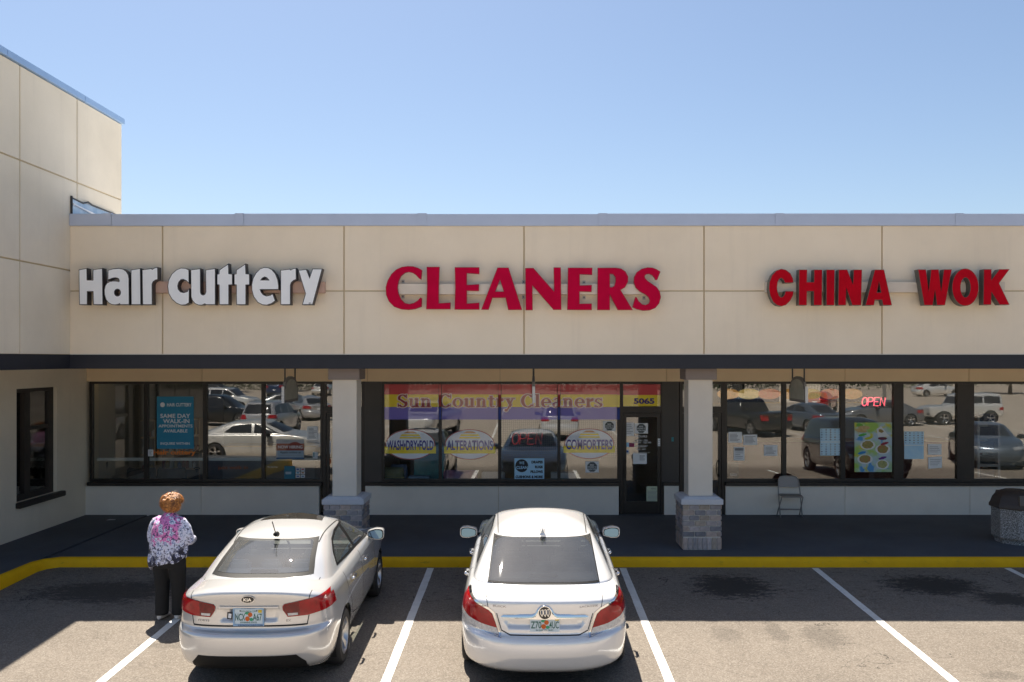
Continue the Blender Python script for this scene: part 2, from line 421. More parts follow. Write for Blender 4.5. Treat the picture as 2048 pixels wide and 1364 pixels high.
def kerb_profile(s):   # across, up: rounded front top edge
    return [(0.02, -0.30), (0.0, 0.0), (0.012, 0.085), (0.03, 0.122), (0.055, 0.139), (0.112, 0.141), (0.112, -0.30)]
b = MB()
Lk = -7.62
rings = []
path = [(Lk, 7.0, 'l'), (Lk, DK - 0.22, 'l'), (Lk + 0.20, DK, 'm'), (30, DK, 'm')]
def kerbring(cx, cy, nx, ny): return [(cx + nx * a, cy + ny * a, (gz(min(cy, DK)) + u * (WZ + 0.005 - gz(min(cy, DK))) / WZ) if u >= 0 else u - 0.3) for a, u in kerb_profile(0)]
rings.append(kerbring(Lk, 7.0, -1, 0)); rings.append(kerbring(Lk, DK - 0.25, -1, 0.0))
rings.append(kerbring(Lk + 0.06, DK - 0.10, -.85, .55)); rings.append(kerbring(Lk + 0.2, DK, -0.25, 1))
N = 26
for i in range(1, N + 1): rings.append(kerbring(Lk + 0.2 + (30 - Lk - 0.2) * i / N, DK + random.uniform(-.004, .004), 0, 1))
b.loft(rings, cap=True)
tag(b.build('kerb', M_YELLOW, smooth=True, ang=50), kind='structure')
b = MB(); b.box(Lk - 0.02, 30, DK + 0.10, DS + 0.3, -0.6, WZ)
b.box(-30, Lk - 0.10, 6.9, DS + 0.3, -0.6, WZ - 0.0012)
walk = tag(b.build('walkway', M_WALK), kind='structure')
# worn pale scuffs and a scrap of paper on the pavement
for (px, py, w, a) in ((223, 1040, .16, .05),):
    D = F * (CH - WZ) / (py - CY); x = X(px, D)
    b = MB(); b.prism([(x - w / 2, D - .05, WZ + .004), (x + w / 2, D - .03, WZ + .006), (x + w * .4, D + .05, WZ + .005), (x - w * .35, D + .04, WZ + .009)], (0, 0, .003))
    tag(b.build('paper_scrap', pbr('scrap', (.5, .5, .5), .8)), 'small pale paper scrap lying on dark walkway near the corner', 'litter')

# ------------------------------------------------------------------ the shop building
shop = thing('shop_building', 'long beige stucco strip of shops with grey metal coping and dark glass fronts', 'building')
XW_ = -7.44                                        # face of the taller building on the left
ZB0, ZB1 = Z(737.5, DF), Z(708.5, DF)              # dark band
ZC0, ZC1 = Z(452, DF), Z(428, DF)                  # coping
ZM = Z(582, DF)
joints = [X(p, DF) for p in (325, 688, 1048, 1408, 1764, 2124, 2484, 2844, 3204)]
edges = [XW_] + joints + [26.0]
g = 0.011
MB().box(XW_, 26.0, DF + 0.022, DF + 0.5, ZB1 - 0.002, ZC0 + .02).build('joint_backing', M_JOINT, shop)
for i, (a, c) in enumerate(zip(edges[:-1], edges[1:])):
    for z0, z1 in ((ZB1, ZM), (ZM, ZC0)):
        zz0 = z0 if z0 == ZB1 else z0 + g * .8; zz1 = z1 if z1 == ZC0 else z1 - g * .8
        MB().box(a + (g if i else 0), c - g, DF + random.uniform(-.001, .001), DF + 0.021, zz0, zz1, 0.004).build('stucco_panel', M_STUCCO, shop)
cj = [XW_] + [X(p, DF) for p in (216, 480, 845, 1205, 1558, 1917, 2280, 2640, 3000)] + [26.0]
for i, (a, c) in enumerate(zip(cj[:-1], cj[1:])):
    k = MB(); dz = random.uniform(-.006, .006)
    k.box(a + .002, c - .002, DF - 0.035, DF + 0.55, ZC0 + dz * .4, ZC1 + dz, 0.006)
    o = k.build('coping_segment', M_COPING, shop)
    k = MB(); k.box(c - 0.075, c + 0.075, DF - 0.039, DF + .54, ZC0 + .002, ZC1 + .008, 0.004)
    k.build('lap_plate', M_COPING, o)
MB().box(-16, 26.0, DF + 0.012, DF + 0.45, ZB0, ZB1 - 0.004).build('trim_band', M_BAND, shop)
MB().box(XW_, 26.0, DF - 0.004, DF + 0.03, ZB1 - 0.006, ZB1 + .006).build('drip_edge', pbr('drip', (.6, .57, .52), .6), shop)
MB().box(-9.0, 26.0, DF + 0.455, DS + 0.3, ZB0 + .012, ZB0 + 0.10).build('soffit', M_SOFFIT, shop)
MB().box(XW_, 26.0, DF + 0.5, DS + 9, ZC0 - 0.55, ZC0 - 0.45).build('roof', pbr('roof_membrane', (.6, .6, .6), .8), shop)
# header above the glass, in panels
ZH = Z(763, DS)
hj = [-8.97] + [X(p, DS) for p in (404, 735, 1000, 1333, 1690, 1938)] + [26.0]
for a, c in zip(hj[:-1], hj[1:]):
    MB().box(a + .006, c - .006, DS, DS + 0.14, ZH, ZB0 + 0.012, 0.003).build('header_panel', M_HEADER, shop)
MB().box(-8.97, 26.0, DS + 0.02, DS + 0.24, ZH + .01, ZB0 + 0.011).build('header_backing', M_JOINT, shop)
# knee walls in panels
ZS = Z(971, DS)
def knee(a, c):
    MB().box(a + .004, c - .004, DS - 0.03, DS + 0.12, WZ - .02, ZS, 0.004).build('knee_panel', M_KNEE, shop)
for run in ((170, 402, 638), (730, 997, 1238), (1328, 1358), (1451, 1690, 1940, 2190, 2440, 2690)):
    xs = [X(p, DS - .03) for p in run]
    for a, c in zip(xs[:-1], xs[1:]): knee(a, c)
    MB().box(xs[0] + .01, xs[-1] - .01, DS - .01, DS + .2, WZ - .02, ZS - .01).build('knee_backing', M_JOINT, shop)
# rear and side walls, floor and ceiling of the shops
MB().box(-9.2, 26, DS + 8.0, DS + 8.2, -.5, ZC0 - .56).build('rear_wall', M_WALLIN, shop)
MB().box(-9.2, 26, DS + 0.31, DS + 8.0, WZ - .2, WZ - 0.002).build('shop_floor', M_FLOORIN, shop)
MB().box(-9.2, 26, DS + 0.31, DS + 8.0, 2.95, 3.02).build('shop_ceiling', pbr('ceiling_tile', (.6, .6, .58), .9), shop)
MB().box(-9.2, -9.0, DS + .26, DS + 8.0, WZ, 3.02).build('side_wall', M_WALLIN, shop)
for px in (748, 1344, 3200):
    x = X(px, DS); MB().box(x - .08, x + .08, DS + .26, DS + 7.99, WZ, 2.95).build('party_wall', M_WALLIN, shop)

ZG1, ZG0 = Z(768, DS), Z(958.5, DS)                # glass top and bottom
def window(x0, x1, mull, zt=ZG1, zb=ZG0, wide=0.085):
    """one shopfront: perimeter frame > each pane, mullion, sill"""
    k = MB()
    k.box(x0, x1, DS + 0.02, DS + 0.13, zt, ZH - .001)
    k.box(x0, x1, DS + 0.02, DS + 0.13, ZS + .002, zb)
    w = k.build('window', M_BRONZE, shop)
    k = MB(); k.box(x0, x1, DS - 0.10, DS + 0.019, ZS + .002, ZS + 0.075, 0.008); k.build('sill', M_BRONZE, w)
    ms = [(x0, x0 + .05)] + [(X(a, DS), X(c, DS)) for a, c in mull] + [(x1 - .05, x1)]
    for i, (a, c) in enumerate(ms):
        k = MB(); k.box(a, c, DS + 0.015, DS + 0.125, zb + .001, zt - .001, 0.004); k.build('mullion', M_BRONZE, w)
    for (a, c), (d, e) in zip(ms[:-1], ms[1:]):
        k = MB(); k.box(c - .01, d + .01, DS + 0.062, DS + 0.069, zb - .01, zt + .01); k.build('pane', M_GLASS, w)
    return w
SALON = window(X(178, DS), X(645, DS), ((286.5, 294), (405, 412.5), (522, 528.5)))
CLEAN = window(X(763, DS), X(1240, DS), ((877, 883), (996, 1002.5), (1115, 1121)))
WOK = window(X(1450, DS), X(2700, DS), ((1565, 1573.5), (1682, 1691.5), (1788, 1808), (1915, 1949.5), (2150, 2160), (2300, 2310), (2500, 2510)))
def door(px0, px1, hand):
    """glazed door with transom: frame > leaf frame, pane, handle"""
    x0, x1 = X(px0, DS), X(px1, DS)
    zt = Z(813.5, DS); zd = Z(826, DS); zb = WZ + .004
    k = MB()
    k.box(x0, x0 + .06, DS + .015, DS + .13, zb, ZH); k.box(x1 - .06, x1, DS + .015, DS + .13, zb, ZH)
    k.box(x0 + .06, x1 - .06, DS + .02, DS + .13, zd, zt); k.box(x0 + .06, x1 - .06, DS + .02, DS + .13, ZG1, ZH - .001)
    d = k.build('door', M_BRONZE, shop)
    k = MB(); k.box(x0 + .05, x1 - .05, DS + .07, DS + .077, zt - .01, ZG1 + .01); k.build('transom_pane', M_GLASS, d)
    a, c = x0 + .066, x1 - .066
    k = MB()
    k.box(a, a + .065, DS + .03, DS + .08, zb + .01, zd - .008, .003); k.box(c - .065, c, DS + .03, DS + .08, zb + .01, zd - .008, .003)
    k.box(a + .065, c - .065, DS + .032, DS + .078, zd - .09, zd - .008); k.box(a + .065, c - .065, DS + .032, DS + .078, zb + .01, zb + .26)
    k.build('leaf_frame', M_BRONZE, d)
    k = MB(); k.box(a + .055, c - .055, DS + .052, DS + .059, zb + .25, zd - .08); k.build('pane', M_GLASS, d)
    hx = a + .03 if hand < 0 else c - .03
    k = MB()
    if hand < 0: k.box(hx - .028, hx + .012, DS - .03, DS - .01, .88, 1.28, .006); k.box(hx - .015, hx + .0, DS - .01, DS + .03, .92, .95); k.box(hx - .015, hx, DS - .01, DS + .03, 1.2, 1.23)
    else: k.tube([(hx, DS + .03, .92), (hx - .03, DS - .02, .93), (hx - .045, DS - .03, .98), (hx - .045, DS - .03, 1.18), (hx - .03, DS - .02, 1.23), (hx, DS + .03, 1.24)], .012)
    k.build('handle', pbr('handle_dark', (.18, .15, .11) if hand < 0 else (.02, .02, .02), .35, metal=.7), d)
    return d
door(645.5, 729, 1); door(1240.5, 1328, -1); door(1360, 1450, 1)
for a, c in ((733, 763), (1328.5, 1358.5)):         # flat bronze panels beside the doors
    MB().box(X(a, DS) - .04, X(c, DS), DS + .006, DS + .12, ZS + .003, ZH - .001, .003).build('bronze_panel', M_PIER, shop)
    MB().box(X(a, DS) - .03, X(c, DS), DS - .06, DS + .005, ZS + .002, ZS + .07, .006).build('sill', M_BRONZE, shop)

# ------------------------------------------------------------------ taller building on the left
wing = thing('tall_stucco_building', 'taller beige stucco building at the far left with scored panels and blue-grey coping', 'building', (0, 0, 0))
YW0, YW1 = 11.2, 15.67
zt = 7.64; rows = [ZB1, 4.767, 6.25, zt]
MB().box(-22, XW_ - .022, YW0 + .03, YW1 - .03, ZB1 - .002, zt).build('wall', M_JOINT, wing)
cols = [YW0, 12.52, 14.12, YW1]
for y0, y1 in zip(cols[:-1], cols[1:]):
    for z0, z1 in zip(rows[:-1], rows[1:]):
        k = MB(); k.box(XW_ - .021, XW_, y0 + (g if y0 != YW0 else 0), y1 - (g if y1 != YW1 else 0), z0 + (g if z0 != ZB1 else 0), z1 - (g if z1 != zt else 0), .004)
        k.build('stucco_panel', M_STUCCO2, wing)
MB().box(-22, XW_ + .001, YW0 + .001, YW0 + .029, ZB1, zt).build('front_panel', M_STUCCO2, wing)
MB().box(-22, XW_ + .001, YW1 - .029, YW1, ZB1, zt).build('rear_panel', M_STUCCO2, wing)
for y0, y1 in ((YW0 - .05, 12.15), (12.15, 14.3), (14.3, YW1 + .04)):
    MB().box(XW_ - .5, XW_ + .045, y0 + .002, y1 - .002, zt + .012, zt + 0.112, .005).build('coping_segment', pbr('coping_blue', (.34, .50, .74), .4, metal=.25, c2=(.32, .47, .70), ns=3), wing)
MB().box(-22, XW_ - .502, YW0, YW1, zt - .1, zt).build('roof', pbr('roof_membrane', (.6, .6, .6), .8), wing)
MB().box(-16, XW_ - .013, YW0 + .02, DF + .011, ZB0, ZB1 - .004).build('trim_band', M_BAND, wing)
# loose flashing where the lower roof meets the taller wall
k = MB()
k.prism([(XW_ + .012, DF + .02, ZC1 + .005), (XW_ + .012, DF + .02, 5.945), (XW_ + .012, DF + .5, 5.94), (XW_ + .012, DF + .62, 5.955), (XW_ + .012, DF + .78, 5.93), (XW_ + .012, DF + 1.5, 5.925), (XW_ + .012, DF + 1.5, ZC0)], (.02, 0, 0))
k.build('roof_flashing', pbr('flashing', (.62, .66, .72), .3, metal=.5, c2=(.25, .36, .5), ns=3), wing)
k = MB(); k.tube([(XW_ + .03, DF + .02, 5.955), (XW_ + .04, DF + .35, 5.93), (XW_ + .05, DF + .48, 5.975), (XW_ + .045, DF + .62, 5.95), (XW_ + .03, DF + 1.5, 5.935)], .014); k.tube([(XW_ + .02, DF + .01, 5.5), (XW_ + .02, DF + .012, 5.99)], .018)
k.build('flashing_edge', pbr('flash_dark', (.02, .02, .025), .5), wing)
k = MB(); k.tube([(XW_ + .04, DF + .02, 5.86), (XW_ + .06, DF + .7, 5.80), (XW_ + .05, DF + 1.4, 5.76)], .016); k.build('flashing_lap', pbr('flash_white', (.8, .82, .85), .4), wing)
# lower wall with window, set back under the overhang
XL = -8.97
wy0, wy1, wz0, wz1 = 8.97 * F / 1017, 8.97 * F / 936, 0.78, 2.79
k = MB(); t_ = .22
k.box(XL - t_, XL, YW0 + .05, wy0, WZ - .02, ZB0 + .01); k.box(XL - t_, XL, wy1, DS + .5, WZ - .02, ZB0 + .01)
k.box(XL - t_, XL, wy0, wy1, WZ - .02, wz0); k.box(XL - t_, XL, wy0, wy1, wz1, ZB0 + .01)
k.box(XL - t_ - .04, XL - t_ - .001, YW0 + .3, wy0 - .5, .5, 2.9); k.build('lower_wall', M_STUCCO2, wing)
k = MB(); k.box(XL + .002, XL + .05, YW0 + .12, wy0 - .75, .74, 2.85); w_ = k.build('window', M_BRONZE, wing)
for i in range(3):
    a = YW0 + .18 + i * (wy0 - .93 - YW0) / 3; k = MB(); k.box(XL + .051, XL + .056, a, a + (wy0 - .93 - YW0) / 3 - .07, .82, 2.78); k.build('pane', pbr('dark_pane', (.02, .02, .02), .03), w_)
MB().box(-16, XL - t_, YW0 + .06, YW0 + .2, WZ - .02, ZB0 + .01).build('lower_front', M_STUCCO2, wing)
MB().box(-16, XW_ - .014, YW0 + .03, DS + .2, ZB0 + .013, ZB0 + .06).build('soffit', M_SOFFIT, wing)
k = MB(); f_ = .07
k.box(XL - .15, XL - .07, wy0, wy0 + f_ * .7, wz0, wz1); k.box(XL - .15, XL - .07, wy1 - .16, wy1, wz0, wz1)
k.box(XL - .15, XL - .07, wy0 + f_ * .7, wy1 - .16, wz1 - f_, wz1); k.box(XL - .15, XL - .07, wy0 + f_ * .7, wy1 - .16, wz0, wz0 + f_ * 1.6)
w = k.build('window', M_BRONZE, wing)
ym = wy0 + (wy1 - wy0) * .30
k = MB(); k.box(XL - .145, XL - .06, ym - .05, ym + .13, wz0 + .112, wz1 - .071); k.build('mullion', M_BRONZE, w)
k = MB(); k.box(XL - .145, XL - .075, ym + .131, wy1 - .161, 2.02, 2.09); k.build('mullion', M_BRONZE, w)
k = MB(); k.box(XL - .115, XL - .108, wy0 + .02, wy1 - .14, wz0 + .05, wz1 - .03); k.build('pane', M_GLASS, w)
k = MB(); k.box(XL - .16, XL + .09, wy0 - .03, wy1 + .16, wz0 - .10, wz0 - .002, .01); k.build('sill', M_BRONZE, w)
MB().box(-15, XL - .3, DS + 3.9, DS + 4, WZ, 3.1).build('end_wall', M_WALLIN, wing)
MB().box(-15, XL - .23, YW0 + .2, DS + 4, 3.05, 3.1).build('ceiling', M_WALLIN, wing)
MB().box(-15, -14.8, YW0 + .2, DS + 4, WZ, 3.1).build('rear_wall', M_WALLIN, wing)
MB().box(-15, XL - t_ - .01, YW0 + .2, DS + 4, WZ - .1, WZ - .003).build('floor', M_FLOORIN, wing)
# ------------------------------------------------------------------ brick-based pillars
M_MORTAR = pbr('mortar', (0.76, 0.72, 0.66), 0.9, bump=.5, bs=120)
M_CAP = pbr('cap_stone', (0.62, 0.62, 0.64), 0.8, c2=(0.55, 0.55, 0.57), ns=5, bump=.4, bs=90)
M_SHAFT = pbr('shaft_stucco', (0.74, 0.67, 0.57), 0.9, c2=(0.69, 0.62, 0.53), ns=2, bump=.5, bs=150, spec=.2)
M_CAPITAL = pbr('capital_taupe', (0.27, 0.22, 0.20), 0.8, c2=(0.24, 0.20, 0.18), ns=3, bump=.3, bs=150)
BRICKS = [pbr('brick_%d' % i, c, 0.85, c2=tuple(q * .62 for q in c), ns=14, nd=6, bump=.6, bs=110, rnd=.14) for i, c in enumerate(((.60, .51, .48), (.60, .47, .40), (.45, .40, .39), (.52, .42, .33), (.33, .31, .32)))]
def brickmesh(l, h, d=.02):
    k = MB(); k.box(-l / 2, l / 2, -d, 0.012, -h / 2, h / 2, .006); return k.mesh('brick')
BM_ = {}
def brick(parent, l, h, loc, rz):
    key = (round(l, 3), round(h, 3), random.randrange(5))
    if key not in BM_:
        me = brickmesh(l, h); me.materials.append(BRICKS[key[2]]); BM_[key] = me
    o = bpy.data.objects.new('brick', BM_[key]); COL.objects.link(o)
    o.parent = parent; o.location = loc; o.rotation_euler = (random.uniform(-.01, .01), 0, rz)
DB = 14.15
def pillar(cx, label):
    w = .64; zt = 0.985
    p = thing('brick_pillar', label, 'pillar', (cx, DB + w / 2, WZ), 0, 'pillars along the walkway')
    k = MB(); k.box(-w / 2 + .012, w / 2 - .012, -w / 2 + .012, w / 2 - .012, 0, zt - WZ - .09); k.build('mortar_core', M_MORTAR, p)
    sh = .205; ch = (zt - WZ - .09 - sh - .012) / 6
    for s in range(4):
        rz = s * math.pi / 2; Rm = Matrix.Rotation(rz, 3, 'Z')
        n = 8; bw = w / n
        for i in range(n):
            brick(p, bw - .011, sh - .012, Rm @ Vector((-w / 2 + bw * (i + .5), -w / 2 + .012, sh / 2 + .004)), rz)
        for r in range(6):
            z = sh + .012 + ch * (r + .5)
            cuts = [0, .20, .385, .57, .64] if r % 2 == 0 else [0, .105, .275, .45, .64]
            for a, c in zip(cuts[:-1], cuts[1:]):
                brick(p, c - a - .011, ch - .012, Rm @ Vector((-w / 2 + (a + c) / 2, -w / 2 + .012, z)), rz)
    zc = zt - WZ; cw = w / 2 + .03
    k = MB(); k.box(-cw, cw, -cw, cw, zc - .088, zc, .006); e = cw - .075
    k.loft([[(-cw + .01, -cw + .01, zc - .002), (cw - .01, -cw + .01, zc - .002), (cw - .01, cw - .01, zc - .002), (-cw + .01, cw - .01, zc - .002)], [(-e, -e, zc + .035), (e, -e, zc + .035), (e, e, zc + .035), (-e, e, zc + .035)]])
    k.build('cap_stone', M_CAP, p)
    s = .203; k = MB(); k.box(-s, s, -s, s, zc + .034, ZB0 - WZ - .185, .006); k.build('shaft', M_SHAFT, p)
    s = .262; k = MB(); k.box(-s, s, -s, s, ZB0 - WZ - .187, ZB0 - WZ - .001, .006); k.build('capital', M_CAPITAL, p)
pillar(X(686, DB), 'square brick-based pillar behind the silver sedan with the roof aerial')
pillar(X(1404, DB), 'square brick-based pillar between the cleaners door and the folding chair')

# ------------------------------------------------------------------ channel letter signs
def zl(pts, ox, oy, s, D): return [(X(ox + a / s, D), Z(oy + c / s, D)) for a, c in pts]
def ell(cx, cy, rx, ry, n=28): return [(cx + rx * math.cos(i * 2 * math.pi / n), cy + ry * math.sin(i * 2 * math.pi / n)) for i in range(n)]
def letter(sign, loops, yf, yb, mface, mret, trim=.009, rnd=0):
    """return (side walls + trim cap) with the lit face as its own piece, set just inside the trim"""
    lps = [l if area2(l) > 0 else l[::-1] for l in loops]
    k = extr(loops, yf, yb)
    me = k.mesh('letter')
    fm = fillmesh('trim', loops, yf)
    bm = bmesh.new(); bm.from_mesh(me); bm.from_mesh(fm)
    me2 = bpy.data.meshes.new('letter'); bm.to_mesh(me2); bm.free()
    o = link('letter', me2, mret, sign)
    fl = [inset(lps[0], trim)] + [inset(l, -trim) for l in lps[1:]]
    f = link('letter_face', fillmesh('letter_face', fl, yf - .003), mface, o)
    return o
M_LWHITE = pbr('acrylic_white', (.88, .89, .90), .45, c2=(.82, .835, .86), ns=2.5)
M_LRED = pbr('acrylic_crimson', (.56, .001, .045), .6, c2=(.48, .001, .036), ns=4, nd=5, spec=.06)
M_LRED2 = pbr('acrylic_red', (.52, .002, .014), .6, c2=(.42, .002, .012), ns=4, nd=5, spec=.06)
M_RETD = pbr('return_dark', (.030, .028, .034), .4)
M_RETR = pbr('return_red', (.30, .012, .03), .45)
M_RETB = pbr('return_bronze', (.13, .12, .105), .5, metal=.3)
def raceway(sign, px0, px1, py0, py1, mat, D=DF - .125):
    MB().box(X(px0, D), X(px1, D), D, DF - .001, Z(py1, D), Z(py0, D), .004).build('raceway', mat, sign)
# white lowercase sign
sg = thing('shop_sign', 'white channel letter sign in rounded bold lowercase with black sides', 'sign')
raceway(sg, 176, 648, 563, 585.5, pbr('raceway_pink', (.62, .40, .31), .6, c2=(.56, .37, .29), ns=4))
D = DF - .25; yb = DF - .125; a_ = (150, 515, 10.78, D); b_ = (325, 515, 10.78, D); c_ = (480, 515, 10.78, D)
t1 = [(1218, 268), (1425, 128), (1435, 345), (1512, 352), (1515, 592), (1435, 597), (1435, 1022), (1222, 1022), (1218, 597), (1172, 592), (1172, 355), (1218, 347)]
for lp in (
    [zl([(80, 258), (262, 228), (268, 480), (385, 480), (385, 258), (597, 228), (608, 1022), (395, 1022), (385, 740), (272, 740), (272, 1022), (92, 1022)], *a_)],
    [zl([(708, 268), (820, 240), (940, 228), (1040, 245), (1110, 295), (1155, 370), (1170, 460), (1175, 1022), (965, 1022), (962, 1003), (925, 1018), (860, 1028), (790, 1018), (720, 980), (665, 910), (632, 800), (628, 700), (650, 600), (690, 545), (745, 515), (820, 500), (880, 503), (945, 515), (948, 490), (925, 455), (880, 443), (820, 450), (760, 470), (703, 492)], *a_), zl(ell(917, 757, 60, 68, 20), *a_)],
    [zl([(1203, 262), (1415, 230), (1425, 1022), (1210, 1022)], *a_)],
    [zl([(1443, 262), (1655, 232), (1668, 250), (1720, 215), (1788, 207), (1792, 478), (1740, 492), (1690, 525), (1668, 580), (1672, 1022), (1455, 1022)], *a_)],
    [zl([(575, 265), (500, 228), (400, 222), (300, 260), (200, 350), (130, 480), (108, 620), (125, 770), (200, 900), (300, 990), (400, 1032), (500, 1025), (580, 980), (578, 665), (530, 730), (460, 752), (390, 735), (345, 680), (335, 610), (355, 535), (400, 485), (450, 478), (510, 505), (575, 570)], *b_)],
    [zl([(605, 262), (822, 235), (825, 740), (838, 785), (875, 803), (912, 785), (930, 740), (925, 262), (1145, 232), (1145, 1022), (935, 1022), (915, 1005), (860, 1030), (780, 1032), (700, 1000), (640, 930), (612, 850)], *b_)],
    [zl(t1, *b_)], [zl([(u + 369, v) for u, v in t1], *b_)],
    [zl([(838, 695), (838, 600), (820, 480), (770, 350), (690, 255), (600, 212), (520, 208), (430, 240), (340, 330), (275, 450), (248, 580), (250, 700), (290, 850), (380, 970), (480, 1025), (580, 1032), (680, 1000), (768, 935), (705, 768), (650, 812), (575, 825), (510, 800), (465, 750), (445, 697)], *c_), zl([(462, 480), (485, 450), (535, 425), (580, 445), (608, 480)], *c_)],
    [zl([(872, 268), (1080, 245), (1095, 262), (1150, 232), (1215, 226), (1220, 478), (1160, 500), (1110, 545), (1092, 600), (1092, 1022), (872, 1022)], *c_)],
    [zl([(1250, 268), (1435, 252), (1502, 435), (1562, 240), (1780, 240), (1705, 520), (1570, 1022), (1335, 1022), (1408, 780), (1395, 740)], *c_)]):
    letter(sg, lp, D, yb, M_LWHITE, M_RETD, .011)
cx, cz = X(480 + 1512 / 10.78, D), Z(515 + 997 / 10.78, D)
wtext('®', cx, cz, D - .006, M_RETD, sg, h=.045, name='trademark_sign')
# crimson capitals
sg = thing('shop_sign', 'crimson CLEANERS channel letter sign on a cream mounting rail', 'sign')
raceway(sg, 792, 1318, 567.5, 588.5, pbr('raceway_cream', (.70, .61, .52), .6, c2=(.64, .56, .47), ns=4))
D = DF - .17; yb = DF - .126; a_ = (760, 520, 10.24, D); b_ = (940, 520, 10.24, D); c_ = (1130, 520, 10.24, D)
for lp in (
    [zl([(865, 210), (780, 160), (680, 130), (570, 125), (450, 140), (330, 195), (230, 290), (155, 420), (115, 560), (125, 720), (180, 850), (290, 960), (430, 1010), (580, 1022), (720, 1005), (855, 955), (860, 785), (830, 765), (770, 830), (690, 880), (600, 900), (510, 880), (430, 800), (380, 690), (360, 560), (380, 440), (430, 330), (510, 265), (590, 245), (670, 265), (740, 315), (800, 380), (845, 405)], *a_)],
    [zl([(955, 140), (1220, 140), (1205, 520), (1205, 885), (1445, 870), (1440, 1008), (945, 1008), (965, 560)], *a_)],
    [zl([(1530, 148), (2035, 148), (2035, 290), (1780, 270), (1780, 510), (2030, 495), (2025, 635), (1780, 630), (1780, 890), (2035, 872), (2035, 1015), (1525, 1015), (1540, 560)], *a_)],
    [zl([(562, 155), (790, 155), (1068, 1022), (780, 1022), (728, 775), (460, 775), (382, 1018), (228, 1015)], *b_), zl([(612, 405), (690, 645), (520, 645)], *b_)],
    [zl([(1130, 165), (1300, 162), (1722, 645), (1712, 152), (1860, 152), (1872, 1020), (1710, 1020), (1278, 520), (1285, 1028), (1140, 1028)], *b_)],
    [zl([(60, 158), (562, 158), (558, 305), (305, 292), (305, 520), (550, 512), (545, 655), (300, 645), (300, 895), (550, 890), (550, 1025), (45, 1022)], *c_)],
    [zl([(668, 160), (1040, 158), (1150, 175), (1240, 235), (1295, 340), (1290, 450), (1230, 560), (1140, 615), (1390, 1025), (1080, 1025), (918, 705), (920, 1025), (660, 1025)], *c_), zl([(920, 285), (985, 290), (1030, 350), (1035, 440), (1010, 530), (960, 558), (920, 555)], *c_)],
    [zl([(1955, 240), (1880, 190), (1790, 155), (1690, 150), (1570, 180), (1470, 250), (1415, 350), (1408, 460), (1450, 570), (1540, 650), (1640, 705), (1710, 760), (1738, 830), (1715, 890), (1650, 920), (1580, 905), (1510, 840), (1470, 765), (1440, 755), (1380, 965), (1470, 1010), (1600, 1038), (1740, 1030), (1850, 985), (1930, 890), (1965, 760), (1945, 650), (1880, 555), (1780, 485), (1690, 425), (1640, 370), (1635, 325), (1670, 290), (1730, 285), (1790, 315), (1830, 365), (1850, 408), (1890, 405)], *c_)]):
    letter(sg, lp, D, yb, M_LRED, M_RETR, .006)
M_TAB = pbr('tab_metal', (.45, .43, .42), .5, metal=.4)
for px, py in ((806, 563), (806, 593), (1047, 564), (1047, 594), (1168, 565), (1168, 595), (1288, 595.5)):
    Dt = DF - .004; k = MB(); x, z = X(px, Dt), Z(py, Dt); k.box(x - .025, x + .025, Dt, DF - .001, z - .03, z + .03)
    o = k.build('mounting_tab', M_TAB, sg)
    k = MB(); k.tube([(x, Dt, z), (x, Dt - .012, z)], .011, 8); k.build('bolt', M_RETD, o)
# red block capitals
sg = thing('shop_sign', 'red block capital restaurant sign at the right with dark bronze sides', 'sign')
raceway(sg, 1533, 2010, 563.5, 584.5, pbr('raceway_cream', (.70, .61, .52), .6))
D = DF - .26; a_ = (1525, 520, 7.877, D); b_ = (1800, 520, 8.533, D)
for lp in (
    [zl([(488, 358), (480, 290), (440, 210), (370, 155), (295, 140), (220, 165), (150, 240), (108, 350), (100, 450), (120, 560), (165, 660), (230, 715), (300, 730), (370, 710), (440, 640), (480, 560), (492, 490), (360, 490), (350, 540), (325, 575), (295, 588), (262, 565), (238, 500), (230, 430), (240, 350), (262, 300), (295, 285), (330, 310), (352, 362)], *a_)],
    [zl([(575, 152), (706, 152), (700, 347), (808, 347), (812, 152), (942, 152), (936, 714), (805, 714), (805, 495), (702, 495), (698, 714), (570, 714)], *a_)],
    [zl([(1005, 152), (1138, 152), (1132, 714), (1003, 714)], *a_)],
    [zl([(1200, 152), (1335, 150), (1425, 390), (1435, 152), (1568, 152), (1555, 714), (1412, 714), (1318, 430), (1315, 714), (1190, 714)], *a_)],
    [zl([(1768, 152), (1915, 152), (2040, 714), (1900, 714), (1880, 630), (1772, 630), (1755, 714), (1620, 714)], *a_), zl([(1835, 330), (1865, 510), (1805, 510)], *a_)],
    [zl([(305, 160), (443, 162), (490, 545), (530, 162), (660, 160), (700, 545), (748, 160), (885, 160), (768, 772), (628, 772), (597, 500), (560, 772), (412, 772)], *b_)],
    [zl(ell(1115, 465, 228, 320, 36), *b_), zl(ell(1117, 468, 83, 167, 26), *b_)],
    [zl([(1428, 157), (1562, 157), (1558, 345), (1695, 157), (1872, 155), (1692, 398), (1870, 765), (1698, 765), (1560, 545), (1555, 765), (1420, 765)], *b_)]):
    letter(sg, lp, D, DF - .126, M_LRED2, M_RETB, .005)

